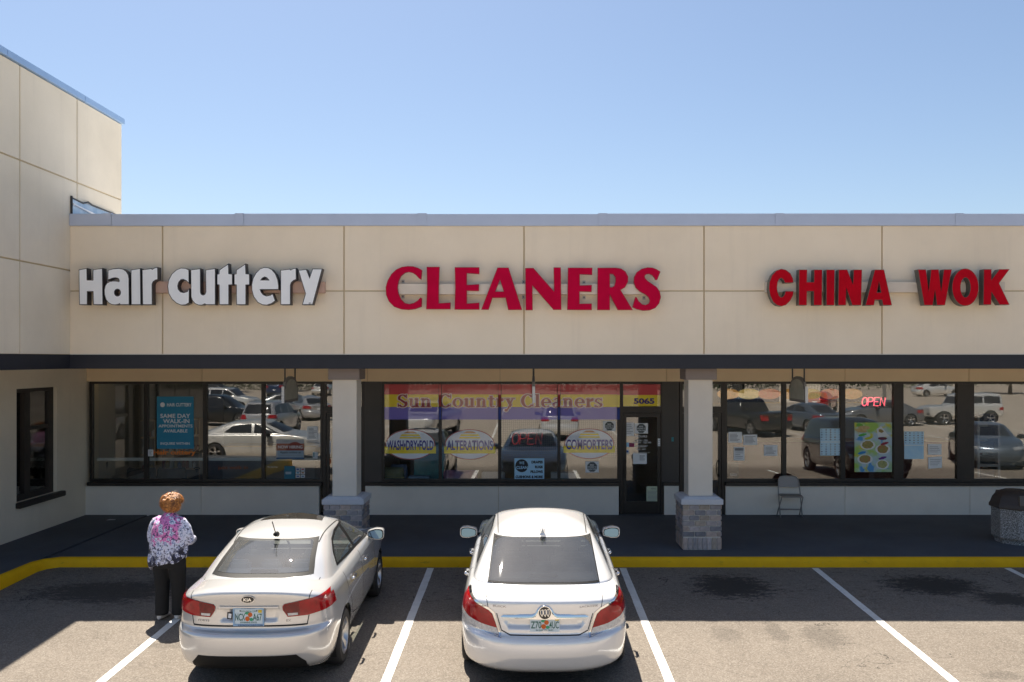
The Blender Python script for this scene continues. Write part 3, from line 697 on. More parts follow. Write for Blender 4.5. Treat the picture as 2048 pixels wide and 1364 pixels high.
# ------------------------------------------------------------------ blade signs hanging under the canopy
def blade(px, label, D0=14.85, D1=15.75):
    x = X(px, D0)
    s = thing('hanging_sign', label, 'sign', (x, (D0 + D1) / 2, 0), 0, 'blade signs under the canopy')
    h = (D1 - D0) / 2; z0, z1 = 2.55, 2.84
    arch = [(-h, z0), (h, z0), (h, z1)] + [(h * .86 * math.cos(R(a)), z1 + .17 * math.sin(R(a))) for a in range(0, 181, 15)] + [(-h, z1)]
    k = MB(); k.prism([(-.022, a, c) for a, c in arch], (.044, 0, 0)); k.build('frame', pbr('blade_frame', (.24, .23, .22), .5), s)
    ins = inset(arch, .05)
    for q in (-.026, .023):
        k = MB(); k.prism([(q, a, c) for a, c in ins], (.003, 0, 0)); k.build('panel', pbr('blade_face', (.40, .42, .36), .35, c2=(.50, .50, .45), ns=6), s)
    k = MB(); k.box(-.024, .024, -h - .012, -h - .001, z0, z1); k.build('edge_strip', pbr('blade_edge', (.7, .7, .7), .5), s)
    for yy in (-h + .12, h - .12):
        k = MB(); k.tube([(0, yy, z1 + .08), (0, yy, ZB0 + .03)], .014, 8); k.build('rod', M_RETD, s)
blade(566, 'arched blade sign hanging in front of the salon window')
blade(1067.5, 'blade sign seen edge-on above the cleaners banner')
blade(1613, 'arched blade sign hanging in front of the restaurant window')

# ------------------------------------------------------------------ papers, posters and lettering in the windows
PAPER = pbr('paper_white', (.86, .88, .90), .7, c2=(.80, .82, .85), ns=5)
PBLUE = pbr('paper_blue', (.42, .70, .94), .7)
INK = pbr('ink_dark', (.02, .022, .03), .6)
INKG = pbr('ink_grey', (.28, .29, .31), .6)
YO = DS + .055                                     # outer face of the glass, papers stand just proud of it
YI = DS + .055                                     # vinyl film on the outer face, glossy like the pane
def panel(name, label, px0, py0, px1, py1, mat, y=YO - .003, cat='paper', group=None, skew=0):
    x0, x1, z0, z1 = rect(px0, py0, px1, py1, y)
    k = MB(); k.prism([(x0, y, z0 + skew), (x1, y, z0), (x1, y, z1), (x0 + skew * .3, y, z1 + skew)], (0, .0015, 0))
    return tag(k.build(name, mat), label, cat, group)
def quad(parent, name, px0, py0, px1, py1, y, mat):
    x0, x1, z0, z1 = rect(px0, py0, px1, py1, y)
    k = MB(); k.prism([(x0, y, z0), (x1, y, z0), (x1, y, z1), (x0, y, z1)], (0, .0006, 0)); return k.build(name, mat, parent)
def lines(parent, px0, py0, px1, py1, n, y, mat, seed=0):
    rr = random.Random(seed); k = MB()
    for i in range(n):
        v = py0 + (py1 - py0) * (i + .5) / n; e = px1 - (px1 - px0) * rr.uniform(0, .4)
        x0, x1, z0, z1 = rect(px0, v - .5, e, v + .5, y); k.prism([(x0, y, z0), (x1, y, z0), (x1, y, z1), (x0, y, z1)], (0, .0005, 0))
    return k.build('print_lines', mat, parent)
def ptext(parent, s, px0, py0, px1, py1, y, mat, bold=.0, name='lettering', shear=0):
    x0, x1, z0, z1 = rect(px0, py0, px1, py1, y)
    return wtext(s, (x0 + x1) / 2, (z0 + z1) / 2, y, mat, parent, w=x1 - x0, h=z1 - z0, bold=bold, name=name, shear=shear)
# salon
TEAL = pbr('poster_teal', (.02, .24, .42), .5, c2=(.02, .27, .46), ns=3)
PT = pbr('poster_text', (.85, .88, .90), .6); ORG = pbr('vinyl_orange', (.85, .24, .04), .5)
p = panel('poster', 'teal poster about walk-in appointments in the salon window', 313.5, 793, 387.5, 897.5, TEAL, cat='poster')
y = YO - .005
for s, a, c, d, e in (('HAIR CUTTERY', 334, 806, 383, 813, ), ('SAME DAY', 320.5, 827.5, 380.5, 836), ('WALK-IN', 326, 838, 379, 846.5), ('APPOINTMENTS', 317, 849, 385, 855), ('AVAILABLE', 327, 858.5, 375, 865), ('INQUIRE WITHIN', 321, 884.5, 379.5, 890.5)):
    ptext(p, s, a, c, d, e, y, PT, .02)
x, z = X(325, y), Z(809.5, y); k = MB(); k.prism([(x + .05 * math.cos(a * .63), y, z + .05 * math.sin(a * .63)) for a in range(10)], (0, .001, 0)); k.build('round_mark', PT, p)
k = tag(wtext('Hair cuttery', X(349, YO - .002), Z(906, YO - .002), YO - .002, ORG, None, w=X(392, YO) - X(307, YO), h=.125, bold=.035, name='window_lettering'), 'orange vinyl shop name lettered under the teal poster', 'lettering')
tag(wtext('just walk in', X(466, YO - .002), Z(936, YO - .002), YO - .002, pbr('vinyl_rust', (.30, .09, .03), .5), None, w=X(496, YO) - X(436, YO), h=.10, bold=.01, name='window_lettering'), 'faded orange walk-in words low on the salon window', 'lettering')
p = panel('sticker', 'tiny pale sticker beside the orange shop name', 296, 899, 306.5, 912.5, PAPER, cat='sticker'); lines(p, 298, 901, 305, 911, 4, YO - .0045, INKG, 1)
p = panel('notice', 'upright white notice near the salon door', 614, 852.5, 635.5, 879, PAPER); lines(p, 617, 855, 634, 877, 8, YO - .0045, INKG, 2)
p = panel('notice', 'white notice taped on the glazed salon door', 652.5, 881, 661.5, 908, PAPER, y=DS + .046); lines(p, 654, 885, 661, 905, 5, DS + .0445, INKG, 3)
p = panel('sticker', 'small white sticker above the card logos', 625.5, 903.5, 635.5, 917, PAPER, cat='sticker'); quad(p, 'green_bar', 626.5, 905, 629, 914, YO - .0045, pbr('vinyl_teal', (.02, .18, .2), .5)); lines(p, 630, 905, 635, 915, 4, YO - .0045, INKG, 4)
# hiring poster
p = panel('poster', 'orange and blue hiring poster in the salon window', 552.5, 879, 608, 918, pbr('poster_pale', (.45, .47, .49), .6), cat='poster')
quad(p, 'orange_field', 552.5, 887, 608, 901, y, pbr('poster_orange', (.42, .15, .09), .6)); quad(p, 'blue_foot', 552.5, 915, 608, 918, y, pbr('poster_navy', (.02, .09, .22), .5))
quad(p, 'blue_field', 555.5, 901, 606, 915, y, pbr('poster_sky', (.30, .40, .50), .6))
x, z = X(590, y), Z(901, y); rr = X(608, y) - X(590, y)
k = MB(); k.prism([(x + rr * math.cos(R(a)), y - .0012, z + rr * .95 * math.sin(R(a))) for a in range(0, 181, 12)], (0, .0006, 0)); k.build('red_dome', pbr('poster_red', (.26, .05, .035), .6), p)
ptext(p, 'HAIR CUTTERY', 566, 881, 597, 885, y, INKG); ptext(p, 'NOW HIRING', 556, 891, 605, 897, y - .002, PT, .015); ptext(p, 'Apply online at', 560, 902.5, 602, 908, y - .002, INK, .01); ptext(p, 'haircuttery.com', 560, 909, 602, 913, y - .002, INKG)
# round orange sticker on the salon door, teal card and card logos
k = MB(); D_ = DS + .046; x, z = X(652, D_), Z(923, D_); k.prism([(x + .105 * math.cos(i * .2618), D_, z + .105 * math.sin(i * .2618)) for i in range(24)], (0, .0015, 0))
p = tag(k.build('round_sticker', pbr('vinyl_orange2', (.55, .15, .04), .5)), 'round orange sticker on the salon door', 'sticker'); wtext('walk ins welcome', x, z, D_ - .002, PT, p, w=.15, h=.016)
p = panel('card', 'teal card standing low in the salon window', 568.5, 932, 590, 959, pbr('card_teal', (.006, .15, .24), .5)); lines(p, 571, 943, 588, 949, 2, YO - .0045, PT, 6)
lg = ((.05, .08, .3), (.35, .03, .03), (.05, .3, .45), (.45, .2, .05), (.04, .12, .35), (.1, .25, .4))
for i in range(6):
    a, c = 591.5 + (i % 2) * 10, 936 + (i // 2) * 7
    p = panel('card_logo', ['striped navy', 'red', 'pale blue', 'orange', 'deep blue', 'soft blue'][i] + ' payment card sticker beside the teal card', a, c, a + 8, c + 5.4, PAPER, cat='sticker', group='payment card stickers')
    quad(p, 'emblem', a + 1.5, c + 1.2, a + 6.5, c + 4, YO - .0045, pbr('logo%d' % i, lg[i], .5))
# wifi mark
k = MB(); D_ = YO - .002; x, z = X(393.5, D_), Z(943, D_)
for r0, r1 in ((.018, 0.0), (.055, .038), (.092, .074)):
    A = [(x + r0 * math.cos(R(a)), D_, z + r0 * math.sin(R(a))) for a in range(40, 141, 10)]
    B = [(x + r1 * math.cos(R(a)), D_, z + r1 * math.sin(R(a))) for a in range(140, 39, -10)] if r1 else [(x, D_, z - .01)]
    k.prism(A + B, (0, .001, 0))
tag(k.build('wireless_symbol', INK), 'dark wireless symbol on the salon glass', 'sticker')
tag(wtext('No Soliciting', X(545, YO), Z(934, YO), YO - .002, PT, None, w=.2, h=.04, name='window_lettering'), 'small pale no soliciting words low in the salon window', 'lettering')
# inside safety rail across the salon window
k = MB(); k.box(X(180, DS) + .06, X(638, DS), DS + .16, DS + .2, Z(923.5, DS), Z(917.5, DS), .004); tag(k.build('safety_rail', pbr('rail_steel', (.80, .82, .80), .5)), 'pale horizontal safety rail inside the salon window', 'rail')

def film(n, c):
    if n in _M: return _M[n]
    m = pbr(n, c, .5, coat=1.0); b = m.node_tree.nodes['Principled BSDF']; b.inputs['Coat IOR'].default_value = 1.6; b.inputs['Coat Roughness'].default_value = 0.0; return m
# cleaners: striped banner behind the glass, one length per pane plus the painted mullions
BR = film('banner_red', (.60, .06, .07)); BY = film('banner_yellow', (.88, .70, .02)); BB = film('banner_blue', (.17, .14, .58))
bn = thing('window_banner', 'red yellow and blue striped banner across the cleaners windows', 'banner')
for a, c in ((766, 877), (883, 996), (1002.5, 1115), (1121, 1234)):
    for m, t0, t1, nm in ((BR, 768.5, 789, 'red_stripe'), (BY, 789, 814, 'yellow_stripe'), (BB, 814, 839, 'blue_stripe')):
        quad(bn, nm, a - .5, t0, c + .5, t1, YI, m)
for a, c in ((877.6, 882.4), (996.6, 1001.9), (1115.6, 1120.4), (1234.5, 1239.5)):
    for m, t0, t1, nm in ((BR, 768.5, 790, 'red_cap'), (BY, 790, 814, 'yellow_cap') if a > 1200 else (pbr('banner_red2', (.30, .02, .025), .6), 790, 813, 'red_cap'), (pbr('banner_blue2', (.02, .05, .32), .6), 815, 839, 'blue_cap')):
        quad(bn, nm, a, t0, c, t1, DS + .012, m)
tr = thing('door_banner', 'red and yellow street number banner over the cleaners door', 'banner')
quad(tr, 'red_stripe', 1245, 768.5, 1324, 790, DS + .066, BR); quad(tr, 'yellow_stripe', 1245, 790, 1324, 812.5, DS + .066, BY)
ptext(tr, '5065', 1267.5, 796, 1309, 808, DS + .064, pbr('ink_violet', (.05, .03, .18), .5), .045)
# serif lettering drawn stroke by stroke: polygons in units of the x-height
def ring(cx, cy, rx, ry, tx, ty, a0=0, a1=360, n=20, sk=0):
    ps = []
    for i in range(n):
        b0, b1 = R(a0 + (a1 - a0) * i / n), R(a0 + (a1 - a0) * (i + 1) / n)
        ps.append([(cx + rx * math.cos(b0), cy + ry * math.sin(b0)), (cx + rx * math.cos(b1), cy + ry * math.sin(b1)), (cx + (rx - tx) * math.cos(b1), cy + (ry - ty) * math.sin(b1)), (cx + (rx - tx) * math.cos(b0), cy + (ry - ty) * math.sin(b0))])
    return ps
def bar(x0, y0, x1, y1): return [[(x0, y0), (x1, y0), (x1, y1), (x0, y1)]]
st = .27; sf = .10
def stem(x, y0, y1, s0=1, s1=1):
    ps = bar(x, y0, x + st, y1)
    if s0: ps += bar(x - .09, y0, x + st + .09, y0 + sf)
    if s1: ps += [[(x - .12, y1 - .16), (x + .02, y1 - .14), (x + .02, y1), (x - .02, y1)]]
    return ps
G = {}
G['S'] = (ring(.48, 1.02, .42, .40, .22, .12, 20, 215, 16) + [[(.10, .88), (.30, .95), (.88, .52), (.68, .38)]] + ring(.50, .40, .43, .42, .24, .12, -160, 40, 16) + bar(.05, .02, .13, .42) + bar(.78, 1.0, .87, 1.42), 1.0)
G['u'] = (stem(.12, .12, 1, 0, 1) + ring(.42, .30, .30, .32, .2, .14, 180, 330, 10) + stem(.62, 0, 1, 0, 1) + bar(.62, 0, 1.0, sf), 1.08)
G['n'] = (stem(.12, 0, 1, 1, 1) + ring(.55, .66, .32, .34, .2, .14, 10, 160, 10) + bar(.60, 0, .87, .72) + bar(.51, 0, .96, sf), 1.06)
G['C'] = (ring(.66, .71, .62, .74, .30, .12, 38, 322, 26) + bar(1.08, .98, 1.17, 1.44) + bar(1.08, .05, 1.15, .40), 1.26)
G['o'] = (ring(.52, .5, .48, .52, .25, .10, 0, 360, 26), 1.04)
G['t'] = (bar(.18, .18, .45, 1.28) + [[(.02, .88), (.62, .88), (.62, 1), (.02, 1)]] + ring(.45, .24, .27, .26, .2, .12, 180, 330, 10), .70)
G['r'] = (stem(.12, 0, 1, 1, 1) + [[(.36, .60), (.72, .70), (.76, .98), (.60, 1.02), (.38, .82)]], .80)
G['y'] = ([[(.10, 1), (.40, 1), (.70, .25), (.54, -.02)], [(.70, 1), (.82, 1), (.42, -.15), (.26, -.36), (.20, -.30)]] + bar(-.02, .90, .52, 1) + bar(.62, .90, .95, 1) + ring(.16, -.32, .15, .14, .15, .14, 0, 360, 12), .96)
G['l'] = (bar(.12, 0, .39, 1.46) + bar(.0, 0, .51, sf) + bar(.0, 1.36, .2, 1.46), .54)
G['e'] = (ring(.50, .5, .46, .52, .25, .11, 0, 320, 24) + bar(.24, .46, .95, .58), 1.0)
G['a'] = (ring(.44, .70, .32, .32, .2, .12, 0, 150, 10) + bar(.50, .1, .76, .72) + bar(.5, 0, .95, sf) + ring(.36, .28, .32, .30, .24, .12, 60, 330, 14), .96)
G['s'] = ([[(u * .78, v * .70) for u, v in q] for q in G['S'][0]], .78)
def serif(parent, word, px0, px1, pyb, xh, y, mat, grow=0.0, name='lettering'):
    """xh in px; pyb baseline px"""
    tot = sum(G[c][1] for c in word); sx = (X(px1, y) - X(px0, y)) / tot; sz = xh / F * y
    x = X(px0, y); zb = Z(pyb, y)
    for c in word:
        k = MB(); n = 0
        for q in G[c][0]:
            pts = [(x + u * sx, zb + v * sz) for u, v in q]
            if abs(area2(pts)) < 1e-9: continue
            if grow: pts = inset(pts, -grow)
            n += 1; k.poly([(u, y - (n % 7) * .00012, v) for u, v in pts])
        x += G[c][1] * sx
        k.build(name, mat, parent)
for wd_, a, c in (('Sun', 794.5, 864), ('Country', 876, 1030), ('Cleaners', 1041, 1206)):
    serif(bn, wd_, a, c, 814.5, 18, YI - .0012, film('banner_outline', (.85, .70, .70)), .016, 'outline')
    serif(bn, wd_, a, c, 814.5, 18, YI - .0028, film('banner_letter', (.34, .03, .035)), 0)
# oval service signs
OVW = film('oval_pale', (.78, .83, .92)); OVR = film('oval_rim', (.40, .10, .10)); OVB = film('oval_navy', (.045, .05, .32)); OVO = film('oval_orange', (.55, .26, .06))
for word, cx_, cy_, lab in (('WASH•DRY•FOLD', 820.5, 889, 'oval wash dry fold sign behind the leftmost cleaners pane'), ('ALTERATIONS', 939.5, 889, 'oval alterations sign behind the second cleaners pane'), ('COMFORTERS', 1178.5, 887.5, 'oval comforters sign behind the cleaners pane by the door')):
    k = MB(); y = YI; k.prism([(X(cx_ + 50 * math.cos(a * math.pi / 24), y), y, Z(cy_ + 30.5 * math.sin(a * math.pi / 24), y)) for a in range(48)], (0, .0015, 0))
    ov = tag(k.build('oval_sign', OVR), lab, 'sign', 'oval service signs')
    k = MB(); y = YI - .001; k.prism([(X(cx_ + 48 * math.cos(a * math.pi / 24), y), y, Z(cy_ + 28.7 * math.sin(a * math.pi / 24), y)) for a in range(48)], (0, .0008, 0)); k.build('oval_field', OVW, ov)
    quad(ov, 'yellow_band', cx_ - 51.5, cy_ + 4, cx_ + 51.5, cy_ + 18, YI - .0022, BY)
    for (w0, w1, t0, t1, m) in ((6, 14, -26.5, -22.5, OVO), (17, 20, -20.5, -17, BY), (20, 22, -15, -12, BY)):
        k = MB(); yy = YI - .0022; k.prism([(X(cx_ - w1, yy), yy, Z(cy_ + t1, yy)), (X(cx_ + w1, yy), yy, Z(cy_ + t1, yy)), (X(cx_ + w0, yy), yy, Z(cy_ + t0, yy)), (X(cx_ - w0, yy), yy, Z(cy_ + t0, yy))], (0, .0008, 0)); k.build('sun_bar', m, ov)
    ptext(ov, word, cx_ - 46.5, cy_ - 8.5, cx_ + 46.5, cy_ + 11.5, YI - .0038, OVB, .03)
# blue list sign, red neon, notices
p = panel('list_sign', 'light blue sign listing drapes rugs and pillows', 1029, 916.5, 1088.5, 959.5, PBLUE, cat='sign'); y = YO - .005
x, z = X(1043.5, y), Z(931.5, y); k = MB(); k.prism([(x + .132 * math.cos(i * .2244), y + .001, z + .132 * math.sin(i * .2244)) for i in range(28)], (0, .0008, 0)); k.build('black_disc', INK, p)
ptext(p, 'W', 1038.5, 923, 1044.2, 928.5, y, PBLUE, .03); ptext(p, 'E', 1045.2, 923, 1048.5, 928.5, y, PBLUE, .03); ptext(p, 'CLEAN', 1032.5, 932, 1055, 938, y, PBLUE, .03)
for s, a, v in (('DRAPES', 1063, 921.5), ('RUGS', 1070, 931.2), ('PILLOWS', 1061, 940.7), ): ptext(p, s, a, v, 1085.5, v + 5.4, y, INK, .06)
ptext(p, 'CUSHIONS & MORE', 1031, 951, 1085.5, 956.5, y, INK, .06)
NEON = pbr('neon_red', (.5, .02, .02), .4, emit=(1.0, .10, .10), es=.13); NEON2 = pbr('neon_pink', (.5, .04, .04), .4, emit=(1.0, .12, .16), es=.9)
def neon(label, px0, py0, px1, py1, y, mat, r):
    n_ = thing('neon_sign', label, 'sign'); w = (px1 - px0) / 4.4
    gl = {'O': [[(.5 + .46 * math.cos(i * .3927), .5 + .5 * math.sin(i * .3927)) for i in range(17)]], 'P': [[(0, 0), (0, 1), (.6, 1), (.85, .9), (.9, .74), (.8, .56), (.5, .5), (0, .5)]], 'E': [[(.85, 1), (0, 1), (0, 0), (.85, 0)], [(0, .5), (.7, .5)]], 'N': [[(0, 0), (0, 1), (.8, 0), (.8, 1)]]}
    for i, c in enumerate('OPEN'):
        k = MB()
        for st_ in gl[c]:
            k.tube([(X(px0 + (i * 1.13 + u + .18 * v) * w, y), y, Z(py1 + (py0 - py1) * v, y)) for u, v in st_], r, 6)
        k.build('neon_letter', mat, n_)
    for px in (px0 + w, px1 - w * .6):
        k = MB(); k.tube([(X(px, y), y + .02, Z(py0, y)), (X(px, y), y + .02, Z(py0 - 8, y))], .003, 6); k.build('wire', INK, n_)
    k = MB(); k.box(X(px0, y), X(px1, y), y + .03, y + .06, Z(py1 + 1, y), Z(py1 - 1, y)); k.box(X(px0, y), X(px1, y), y + .03, y + .06, Z(py0 + 1, y), Z(py0 - 1, y)); k.build('backing_bar', INK, n_)
neon('dim red neon open sign behind the cleaners window mesh', 1023, 866, 1085, 888.5, DS + .30, NEON, .009)
neon('bright pink neon open sign in the restaurant window', 1723, 795, 1771, 811.5, DS + .22, NEON2, .012)
k = MB(); y = DS + .18                                   # mesh screen behind the third and fourth cleaners panes
for i in range(60):
    x = X(1003 + i * 4.0, y)
    if x < X(1234, y): k.box(x - .003, x + .003, y, y + .004, Z(918, y), Z(839, y))
for i in range(18):
    z = Z(841 + i * 4.4, y)
    if z > Z(918, y): k.box(X(1003, y), X(1234, y), y + .0045, y + .008, z - .003, z + .003)
tag(k.build('security_mesh', pbr('mesh_wire', (.30, .28, .25), .5)), 'grey wire mesh screen behind the right cleaners panes', 'mesh')
def octo(label, px0, py0, px1, py1, y=YO - .003):
    p = panel('notice', label, px0, py0, px1, py1, PAPER, y=y, cat='notice')
    cx_, cy_ = (px0 + px1) / 2, (py0 + py1) / 2; r = min(px1 - px0, py1 - py0) * .47; yy = y - .0015
    k = MB(); k.prism([(X(cx_ + r * math.cos(R(22.5 + 45 * i)), yy), yy, Z(cy_ + r * math.sin(R(22.5 + 45 * i)), yy)) for i in range(8)], (0, .0008, 0)); k.build('octagon', pbr('octagon_grey', (.07, .085, .09), .6), p)
    for i, (s, hw) in enumerate((('MASK', .4), ('REQUIRED TO', .8), ('ENTER STORE', .8))):
        ptext(p, s, cx_ - r * hw, cy_ - r * .55 + i * r * .42, cx_ + r * hw, cy_ - r * .25 + i * r * .42, yy - .001, PT, .02)
octo('octagon mask notice at the top of the pane by the cleaners door', 1206, 842, 1231.5, 862)
octo('octagon mask notice low beneath the comforters oval', 1171, 923, 1197.5, 945)
octo('octagon mask notice on the glass of the cleaners door', 1269, 846.5, 1296, 867, DS + .046)
yd = DS + .046
p = panel('notice', 'white notice at upper left of the cleaners door', 1246.5, 845, 1268, 872, PAPER, y=yd); lines(p, 1249, 848, 1266, 868, 6, yd - .0015, INKG, 9)
hd = thing('door_lettering', 'white opening hours lettered on the cleaners door', 'lettering'); yy = yd - .001
for s, a, c, d, e in (('HOURS', 1270, 870.5, 1294.5, 875), ('MON - FRI', 1269.5, 879, 1295, 882.5), ('7:00 AM - 7:00 PM', 1264, 883.5, 1302, 887), ('SATURDAY', 1269.5, 890.5, 1295.5, 894.5), ('9AM - 3PM', 1273, 897, 1291, 900.5), ('suncountrycleaners.com', 1266, 903.5, 1300, 905.8)):
    ptext(hd, s, a, c, d, e, yy, pbr('vinyl_white', (.72, .72, .72), .5), .02)
p = panel('notice', 'pale blue notice in the middle of the cleaners door', 1266, 906.5, 1293.5, 928, PAPER, y=yd); lines(p, 1279, 910, 1292, 921, 5, yd - .0015, INKG, 11)
p = panel('flyer', 'long pale green flyer at the foot of the cleaners door', 1293, 972.5, 1320.5, 1015, pbr('paper_green', (.58, .64, .46), .7), y=yd - .002); lines(p, 1295, 981, 1319, 1012, 12, yd - .0035, INKG, 12); ptext(p, 'NOTICE', 1302, 976, 1312, 979, yd - .0035, INK)
p = panel('push_label', 'small upright white label near the door hinge', 1315.5, 877, 1320.5, 892.5, PAPER, y=DS + .027, cat='sticker'); lines(p, 1317, 879, 1320, 891, 3, DS + .0255, INKG, 13)
p = panel('sticker', 'small magenta sticker on the cleaners door', 1258, 886, 1268.5, 894, pbr('vinyl_magenta', (.26, .02, .10), .5), y=yd, cat='sticker')
p = panel('sticker', 'small blue sticker on the cleaners door above the handle', 1250, 885, 1258, 894, PBLUE, y=yd, cat='sticker')
p = panel('sticker', 'tiny white and blue sticker low on the cleaners door', 1252, 899, 1258, 907.5, PAPER, y=yd, cat='sticker'); quad(p, 'blue_mark', 1253.2, 901, 1256.8, 905, yd - .0015, pbr('logo4', (.04, .12, .35), .5))
p = panel('sticker', 'turquoise sticker on the bronze panel beside the cleaners door', 1343, 874.5, 1347.5, 883, pbr('vinyl_turq', (.02, .22, .26), .5), y=DS + .003, cat='sticker')
# restaurant
lab = ('pale blue typed notice beside the restaurant door', 'blue-white notice right of the typed notice', 'white upright notice with a dark heading under the typed notice', 'plain white notice left of the blade sign mullion')
for i, (a, c, d, e, m) in enumerate(((1457, 864, 1484, 885.5, PAPER), (1487, 869, 1514.5, 890, PAPER), (1467.5, 894, 1489, 921, PAPER), (1528, 890, 1555, 911.5, PAPER))):
    p = panel('notice', lab[i], a, c, d, e, m, skew=random.uniform(-.006, .006)); lines(p, a + 3, c + 3, d - 2, e - 3, 6, YO - .0048, INKG, 20 + i)
    if i == 2: quad(p, 'heading', a + 2, c + 2, d - 2, c + 7, YO - .0048, INKG)
MENU = pbr('menu_blue', (.60, .80, .92), .6, c2=(.40, .66, .88), ns=3)
def menu(label, px0, py0, px1, py1, n):
    p = panel('menu_poster', label, px0, py0, px1, py1, MENU, cat='poster'); y = YO - .0048; rr = random.Random(n); k = MB(); k2 = MB()
    for r_ in range(11):
        for c_ in range(5):
            if r_ == 5 or (n == 2 and r_ > 5): continue
            u = px0 + 3 + (px1 - px0 - 6) * c_ / 4; v = py0 + 3 + (py1 - py0 - 6) * r_ / 10; w_ = rr.uniform(2.0, 3.6)
            x, z = X(u, y), Z(v, y); rw = w_ / F * y * .55
            (k if c_ in (2, 3) else k2).prism([(x + rw * math.cos(i), y, z + rw * .6 * math.sin(i)) for i in range(6)], (0, .0005, 0))
    k.build('dish_spots', pbr('menu_brown', (.16, .07, .05), .6), p); k2.build('print_lines', pbr('menu_ink', (.08, .10, .22), .6), p)
    quad(p, 'divider', px0, (py0 + py1) / 2 - .7, px1, (py0 + py1) / 2 + .7, y - .001, PAPER)
menu('blue menu poster left of the large food poster', 1640.5, 857, 1682, 911, 1)
menu('blue menu poster right of the large food poster', 1808.5, 863, 1847.5, 918, 2)
def foodmat():
    m = newmat('food_poster'); t = NT(m); o = t.n('ShaderNodeOutputMaterial'); b = t.n('ShaderNodeBsdfPrincipled', {'Roughness': .5}); t.t.links.new(b.outputs[0], o.inputs[0])
    p = t.n('ShaderNodeTexCoord').outputs['Object']
    c = t.mix(t.ramp(t.noise(3.2, 3, p), .42, .6), (.42, .56, .66), (.34, .56, .10)); c = t.mix(t.ramp(t.noise(5.5, 3, p), .56, .64), c, (.55, .55, .06)); c = t.mix(t.ramp(t.noise(4.3, 2, p), .60, .66), c, (.08, .30, .62))
    t.t.links.new(c, b.inputs['Base Color']); return m
p = panel('food_poster', 'large green and blue food poster in the restaurant window', 1709, 845, 1784, 944, foodmat(), cat='poster'); y = YO - .005
PLATE = pbr('plate_white', (.66, .70, .72), .5)
FOODS = [pbr('food%d' % i, c, .6, c2=c2, ns=22, nd=3) for i, (c, c2) in enumerate((((.42, .30, .12), (.20, .22, .05)), ((.38, .14, .06), (.22, .26, .06)), ((.45, .16, .09), (.18, .30, .06)), ((.48, .44, .20), (.25, .30, .10)), ((.56, .44, .22), (.44, .30, .12))))]
def ellq(par, nm, cx_, cy_, rx, ry, yy, mat, rot=0, lumpy=0):
    ps = []
    for i in range(22):
        a = i * 2 * math.pi / 22; q = 1 + lumpy * random.uniform(-1, 1); u, v = rx * math.cos(a) * q, ry * math.sin(a) * q
        ps.append((X(cx_ + u * math.cos(rot) - v * math.sin(rot), yy), yy, Z(cy_ + u * math.sin(rot) + v * math.cos(rot), yy)))
    k = MB(); k.prism(ps, (0, .0006, 0)); return k.build(nm, mat, par)
for (cx_, cy_, rx, ry, fi, bx, by, bc) in ((1735.5, 890, 15, 9.5, 0, 1737.5, 876, (.50, .55, .02)), (1765.5, 898.5, 15, 10, 1, 1769, 887, (.28, .02, .05)), (1730, 918.5, 15.5, 9.5, 2, 1724, 905.5, (.02, .22, .55)), (1765, 929, 13, 9.5, 3, 1765, 916, (.10, .02, .24))):
    ellq(p, 'plate', cx_, cy_, rx, ry, y, PLATE); ellq(p, 'dish', cx_, cy_ - .5, rx * .74, ry * .82, y - .001, FOODS[fi], 0, .08)
    ellq(p, 'name_splash', bx, by, 8.5, 2.6, y - .001, pbr('splash%d' % fi, bc, .5), -.25, .12)
ellq(p, 'roll', 1728, 855.5, 12, 4, y - .001, FOODS[4], -.02, .05); ellq(p, 'roll', 1722, 861, 12, 4, y - .0018, FOODS[4], .12, .05); ellq(p, 'lettuce', 1719, 850, 7, 4, y, pbr('lettuce', (.16, .42, .06), .6), 0, .15); ellq(p, 'name_splash', 1725, 869.5, 8, 2.5, y - .001, pbr('splash_green', (.08, .40, .05), .5), -.2, .12)
k = MB(); k.prism([(X(a, y - .001), y - .001, Z(c, y - .001)) for a, c in ((1753, 858), (1762, 852), (1779, 873), (1756, 874))], (0, .0006, 0)); k.build('takeout_box', PLATE, p); ellq(p, 'box_filling', 1762, 862, 5, 3.5, y - .002, FOODS[1], .4, .15); ellq(p, 'name_splash', 1765, 877, 9.5, 3, y - .0022, pbr('splash_maroon', (.12, .01, .04), .5), .02, .05)
for i, (a, c, d, e) in enumerate(((1856, 888, 1883, 909.5), (1857, 913, 1884, 935.5))):
    p = panel('notice', ('upper' if i == 0 else 'lower') + ' of two crumpled handwritten notices in the restaurant window', a, c, d, e, PAPER, skew=-.02 * i); lines(p, a + 3, c + 4, d - 2, e - 4, 4, YO - .0048, INKG, 30 + i)
# mailbox plate inside the restaurant window
mb = thing('mail_box', 'black wall box numbered in white behind the restaurant glass', 'mail box'); y = DS + .2
k = MB(); k.box(X(1456, y), X(1478, y), y, y + .12, Z(958, y), Z(925, y), .02); k.build('body', INK, mb)
ptext(mb, '5055', 1460, 947, 1473.5, 952, y - .002, PT, .03)
